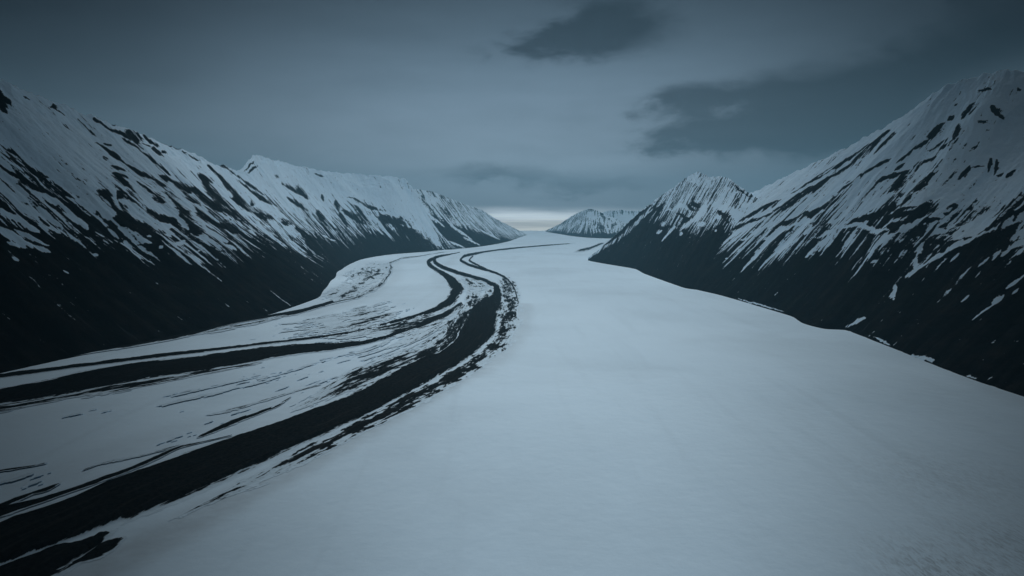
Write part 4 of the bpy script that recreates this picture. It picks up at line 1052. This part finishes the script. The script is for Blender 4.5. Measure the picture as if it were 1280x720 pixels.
# ------------------------------------------------------------------ sky
def build_world():
    w = bpy.data.worlds.new('World'); scene.world = w; w.use_nodes = True
    t = w.node_tree; t.nodes.clear(); nt = NT(t)
    out = nt.node('ShaderNodeOutputWorld')
    sky = nt.node('ShaderNodeTexSky', sky_type='NISHITA')
    sky.sun_disc = False; sky.sun_elevation = SUN_EL; sky.sun_rotation = SUN_ROT
    sky.air_density = 1.0; sky.dust_density = 2.0; sky.ozone_density = 2.0
    bg1 = nt.node('ShaderNodeBackground'); bg1.inputs[1].default_value = 0.05
    nt.l.new(sky.outputs[0], bg1.inputs[0])
    tc = nt.node('ShaderNodeTexCoord'); g = tc.outputs['Generated']
    sep = nt.node('ShaderNodeSeparateXYZ'); nt.l.new(g, sep.inputs[0])
    x, y, z = sep.outputs
    az = nt.mul(nt.math('ARCTAN2', x, y), 180/math.pi)
    el = nt.mul(nt.math('ARCSINE', z), 180/math.pi)
    # a noise field laid on the underside of the cloud sheet, so it closes up towards the horizon
    zz = nt.add(nt.math('MAXIMUM', z, 0.0), 0.10)
    pl = nt.node('ShaderNodeCombineXYZ'); nt.put(pl.inputs[0], nt.math('DIVIDE', x, zz)); nt.put(pl.inputs[1], nt.math('DIVIDE', y, zz))
    plane = nt.node('ShaderNodeVectorMath', operation='MULTIPLY'); nt.l.new(pl.outputs[0], plane.inputs[0]); plane.inputs[1].default_value = (1.0, 1.0, 1.0)
    wa = nt.noise(plane.outputs[0], 1.1, 6, 0.6, 0.2)
    wb = nt.noise(nt.scale(g, (1, 1, 2.6)), 7.0, 6, 0.6, 0.3)
    wc = nt.noise(nt.scale(g, (1.0, 1.0, 7.0)), 2.6, 6, 0.6)
    wd = nt.noise(nt.scale(g, (1, 1, 2.2)), 15.0, 6, 0.62, 0.4)
    azw = nt.add(az, nt.add(nt.mul(wb, 11.0), nt.mul(wd, 6.0)))
    elw = nt.add(el, nt.add(nt.mul(wa, 1.6), nt.mul(wd, 2.6)))
    def blob(a0, e0, sa, se, tilt=0.0, warped=False):
        a = nt.sub(azw if warped else az, a0); e = nt.sub(elw if warped else el, e0)
        if tilt: e = nt.sub(e, nt.mul(a, tilt))
        qa = nt.math('POWER', nt.math('ABSOLUTE', nt.math('DIVIDE', a, sa)), 2.0)
        qe = nt.math('POWER', nt.math('ABSOLUTE', nt.math('DIVIDE', e, se)), 2.0)
        return nt.math('EXPONENT', nt.mul(nt.add(qa, qe), -1.0))
    # overcast: brighter where the valley opens, dark to the sides with a vignette painted in
    lum = nt.add(SKY_FLOOR, nt.mul(blob(1, 6.5, 26, 10.5), SKY_MID))
    lum = nt.add(lum, nt.mul(blob(-16, 6, 13, 6), 0.05))
    lum = nt.add(lum, nt.mul(blob(2, 3.0, 13, 4.0), 0.10))
    lum = nt.mul(lum, nt.smooth(el, 9.0, 20.0, 1.0, 0.74))
    lum = nt.mul(lum, nt.sub(1.0, nt.mul(nt.mul(nt.smooth(nt.math('ABSOLUTE', az), 14.0, 38.0), nt.smooth(el, 5.0, 15.0)), 0.42)))  # vignette in the top corners, put into the sky brightness
    rag = nt.add(nt.add(nt.mul(wb, 1.3), nt.mul(wa, 0.5)), nt.mul(wd, 0.9))
    dark = 0.0
    for (a0, e0, sa, se, tl, k) in CLOUDS:
        dark = nt.add(dark, nt.mul(blob(a0, e0, sa, se, tl, True), k))
    body = nt.smooth(nt.add(dark, nt.mul(rag, nt.smooth(dark, 0.0, 0.4, 0.2, 1.0))), 0.0, 1.15)
    lum = nt.mul(lum, nt.sub(1.0, nt.mul(body, 0.70)))
    lum = nt.mul(lum, nt.add(1.0, nt.add(nt.mul(wc, 0.45), nt.add(nt.mul(wb, 0.28), nt.mul(wa, 0.22)))))
    # the clear strip on the horizon
    strip = nt.mul(nt.smooth(nt.add(el, nt.mul(wc, 1.6)), 1.7, 0.7), nt.smooth(nt.math('ABSOLUTE', nt.sub(az, 3.0)), 12.0, 3.0))
    base = nt.mixc(nt.smooth(el, 0.0, 16.0), rgb(0.75, 0.95, 1.14), rgb(0.64, 0.93, 1.23))
    vm = nt.node('ShaderNodeVectorMath', operation='SCALE'); nt.l.new(base, vm.inputs[0]); nt.l.new(lum, vm.inputs['Scale'])
    band = nt.node('ShaderNodeVectorMath', operation='SCALE'); nt.l.new(nt.mixc(nt.smooth(el, 0.2, 0.8), rgb(1.0, 0.96, 0.82), rgb(0.92, 1.0, 1.03)), band.inputs[0]); nt.put(band.inputs['Scale'], nt.mul(nt.mul(strip, nt.smooth(nt.noise(nt.scale(g, (1.0, 1.0, 45.0)), 2.2, 4, 0.6, centre=False), 0.30, 0.66, 0.35, 1.15)), GLOW))
    sm = nt.node('ShaderNodeVectorMath', operation='ADD'); nt.l.new(vm.outputs[0], sm.inputs[0]); nt.l.new(band.outputs[0], sm.inputs[1])
    bg2 = nt.node('ShaderNodeBackground'); bg2.inputs[1].default_value = 1.0
    nt.l.new(sm.outputs[0], bg2.inputs[0])
    mx = nt.node('ShaderNodeMixShader'); mx.inputs[0].default_value = 0.97      # the overcast hides nearly all of the clear sky
    nt.l.new(bg1.outputs[0], mx.inputs[1]); nt.l.new(bg2.outputs[0], mx.inputs[2])
    nt.l.new(mx.outputs[0], out.inputs['Surface'])
    w.cycles.sampling_method = 'AUTOMATIC'

def build_shade_sheet():
    """unseen sheet added overhead to darken ice and slopes away from the middle"""
    xs = np.linspace(-9000, 9000, 91); ys = np.linspace(-9000, 5400, 73)
    X, Y = np.meshgrid(xs, ys, indexing='ij')
    Z = 2300+90*fbm(X/1800, Y/1800, 4, 5)
    o = mesh_from('shade_sheet', np.stack([X, Y, Z], -1).reshape(-1, 3), grid_faces(91, 73), None or make_shade_material())
    tag(o, 'unseen sheet added overhead to dim the light around the glacier middle', 'structure')

def make_shade_material():
    m, nt, out = material('light_dimming_sheet')  # dims light passing through, for a vignette on the ground; added out of view
    P = nt.pos()
    sep = nt.node('ShaderNodeSeparateXYZ'); nt.l.new(P, sep.inputs[0])
    x, y, z = sep.outputs
    n = nt.noise(P, 1/1900.0, 4, 0.55)
    # the patch left bright widens up the valley
    w = nt.math('MAXIMUM', nt.add(nt.mul(y, SHADE[3]), SHADE[2]), SHADE[4])
    qx = nt.math('POWER', nt.math('ABSOLUTE', nt.math('DIVIDE', nt.sub(x, SHADE[0]), w)), 2.0)
    qy = nt.math('POWER', nt.math('ABSOLUTE', nt.math('DIVIDE', nt.math('MINIMUM', nt.sub(y, SHADE[1]), 0.0), SHADE[5])), 2.0)
    hole = nt.math('EXPONENT', nt.mul(nt.add(qx, qy), -1.0))
    # towards its far edge the sheet thins away
    fade = nt.smooth(y, 3800.0, 5300.0)
    tr = nt.add(SHADE[6], nt.mul(nt.math('MAXIMUM', hole, fade), 1-SHADE[6]))
    tr = nt.math('MINIMUM', nt.add(tr, nt.mul(nt.mul(n, nt.sub(1.0, fade)), 0.10)), 1.0)
    cc = nt.node('ShaderNodeCombineColor')
    for i in range(3): nt.l.new(tr, cc.inputs[i])
    tb = nt.node('ShaderNodeBsdfTransparent'); nt.l.new(cc.outputs[0], tb.inputs[0])
    nt.l.new(tb.outputs[0], out.inputs['Surface'])
    return m

# ------------------------------------------------------------------ settings that get tuned
SUN_EL = math.radians(75); SUN_AZ = math.radians(10)      # high ahead of the camera, a little to the right
SUN_ROT = SUN_AZ
SUN_STRENGTH = 3.3
HAZE = 3.7e-5
SKY_FLOOR = 0.024; SKY_MID = 0.31; GLOW = 1.0
SHADE = (180.0, 3500.0, -440.0, 0.60, 300.0, 3700.0, 0.06)  # added shading sheet: bright patch centre, widths, falloff, least light let through
CLOUDS = [ # azimuth, elevation, half widths, tilt, weight
  (6.0, 15.5, 5.0, 1.7, 0.14, 0.9),
  (8.5, 16.4, 4.2, 1.6, 0.0, 0.8),
  (10.0, 14.6, 3.5, 1.2, 0.0, 0.4),
  (3.0, 14.5, 3.2, 0.5, 0.12, 0.5),
  (8.5, 13.6, 4.5, 1.0, 0.0, 0.3),
  (12.8, 9.8, 2.6, 0.8, 0.25, 0.75),
  (18.5, 10.3, 4.8, 1.2, 0.1, 0.9),
  (17.0, 7.3, 7.0, 1.2, 0.02, 0.95),
  (24.0, 8.8, 8.0, 2.3, 0.08, 1.2),
  (33.0, 12.2, 8.0, 2.4, 0.22, 1.0),
  (26.0, 7.0, 8.0, 1.6, 0.05, 0.8),
  (36.0, 17.0, 6.0, 3.0, 0.1, 0.6),
  (-1.5, 4.3, 6.5, 0.7, 0.0, 0.7),
  (6.5, 3.3, 6.0, 0.7, 0.0, 0.6),
  (-38.0, 17.0, 12.0, 4.0, 0.0, 0.5),
]
ICE = [(505.0, 745.0, 75.0, 90.0, 0.75), (640.0, 800.0, 90.0, 110.0, 0.6), (700.0, 1050.0, 150.0, 160.0, 0.3)]

build_world()
build_glacier()
build_mountains()
build_bands()
build_haze()
build_shade_sheet()

sun = bpy.data.lights.new('sun', 'SUN'); sun.energy = SUN_STRENGTH; sun.angle = math.radians(12)
sun.color = (0.95, 0.98, 1.0)
so = bpy.data.objects.new('sun', sun); COL.objects.link(so)
so.rotation_euler = (-(math.pi/2-SUN_EL), 0, -SUN_AZ)
so.location = (0, 2000, 4000)

cam = bpy.data.cameras.new('camera'); co = bpy.data.objects.new('camera', cam); COL.objects.link(co)
co.location = (0, 0, CAM_H); co.rotation_euler = (math.pi/2-PITCH, 0, 0)
cam.sensor_width = 36.0; cam.lens = 18.0/math.tan(HFOV/2)
cam.clip_start = 1.0; cam.clip_end = 200000.0
scene.camera = co
scene.render.resolution_x = 1024; scene.render.resolution_y = 576
scene.view_settings.view_transform = 'Standard'; scene.view_settings.look = 'None'
scene.view_settings.exposure = 0.0; scene.view_settings.gamma = 1.0
scene.render.engine = 'CYCLES'
cy = scene.cycles
cy.max_bounces = 5; cy.diffuse_bounces = 3; cy.glossy_bounces = 1; cy.volume_bounces = 0; cy.transparent_max_bounces = 12
cy.use_denoising = True
cy.sample_clamp_indirect = 3.0
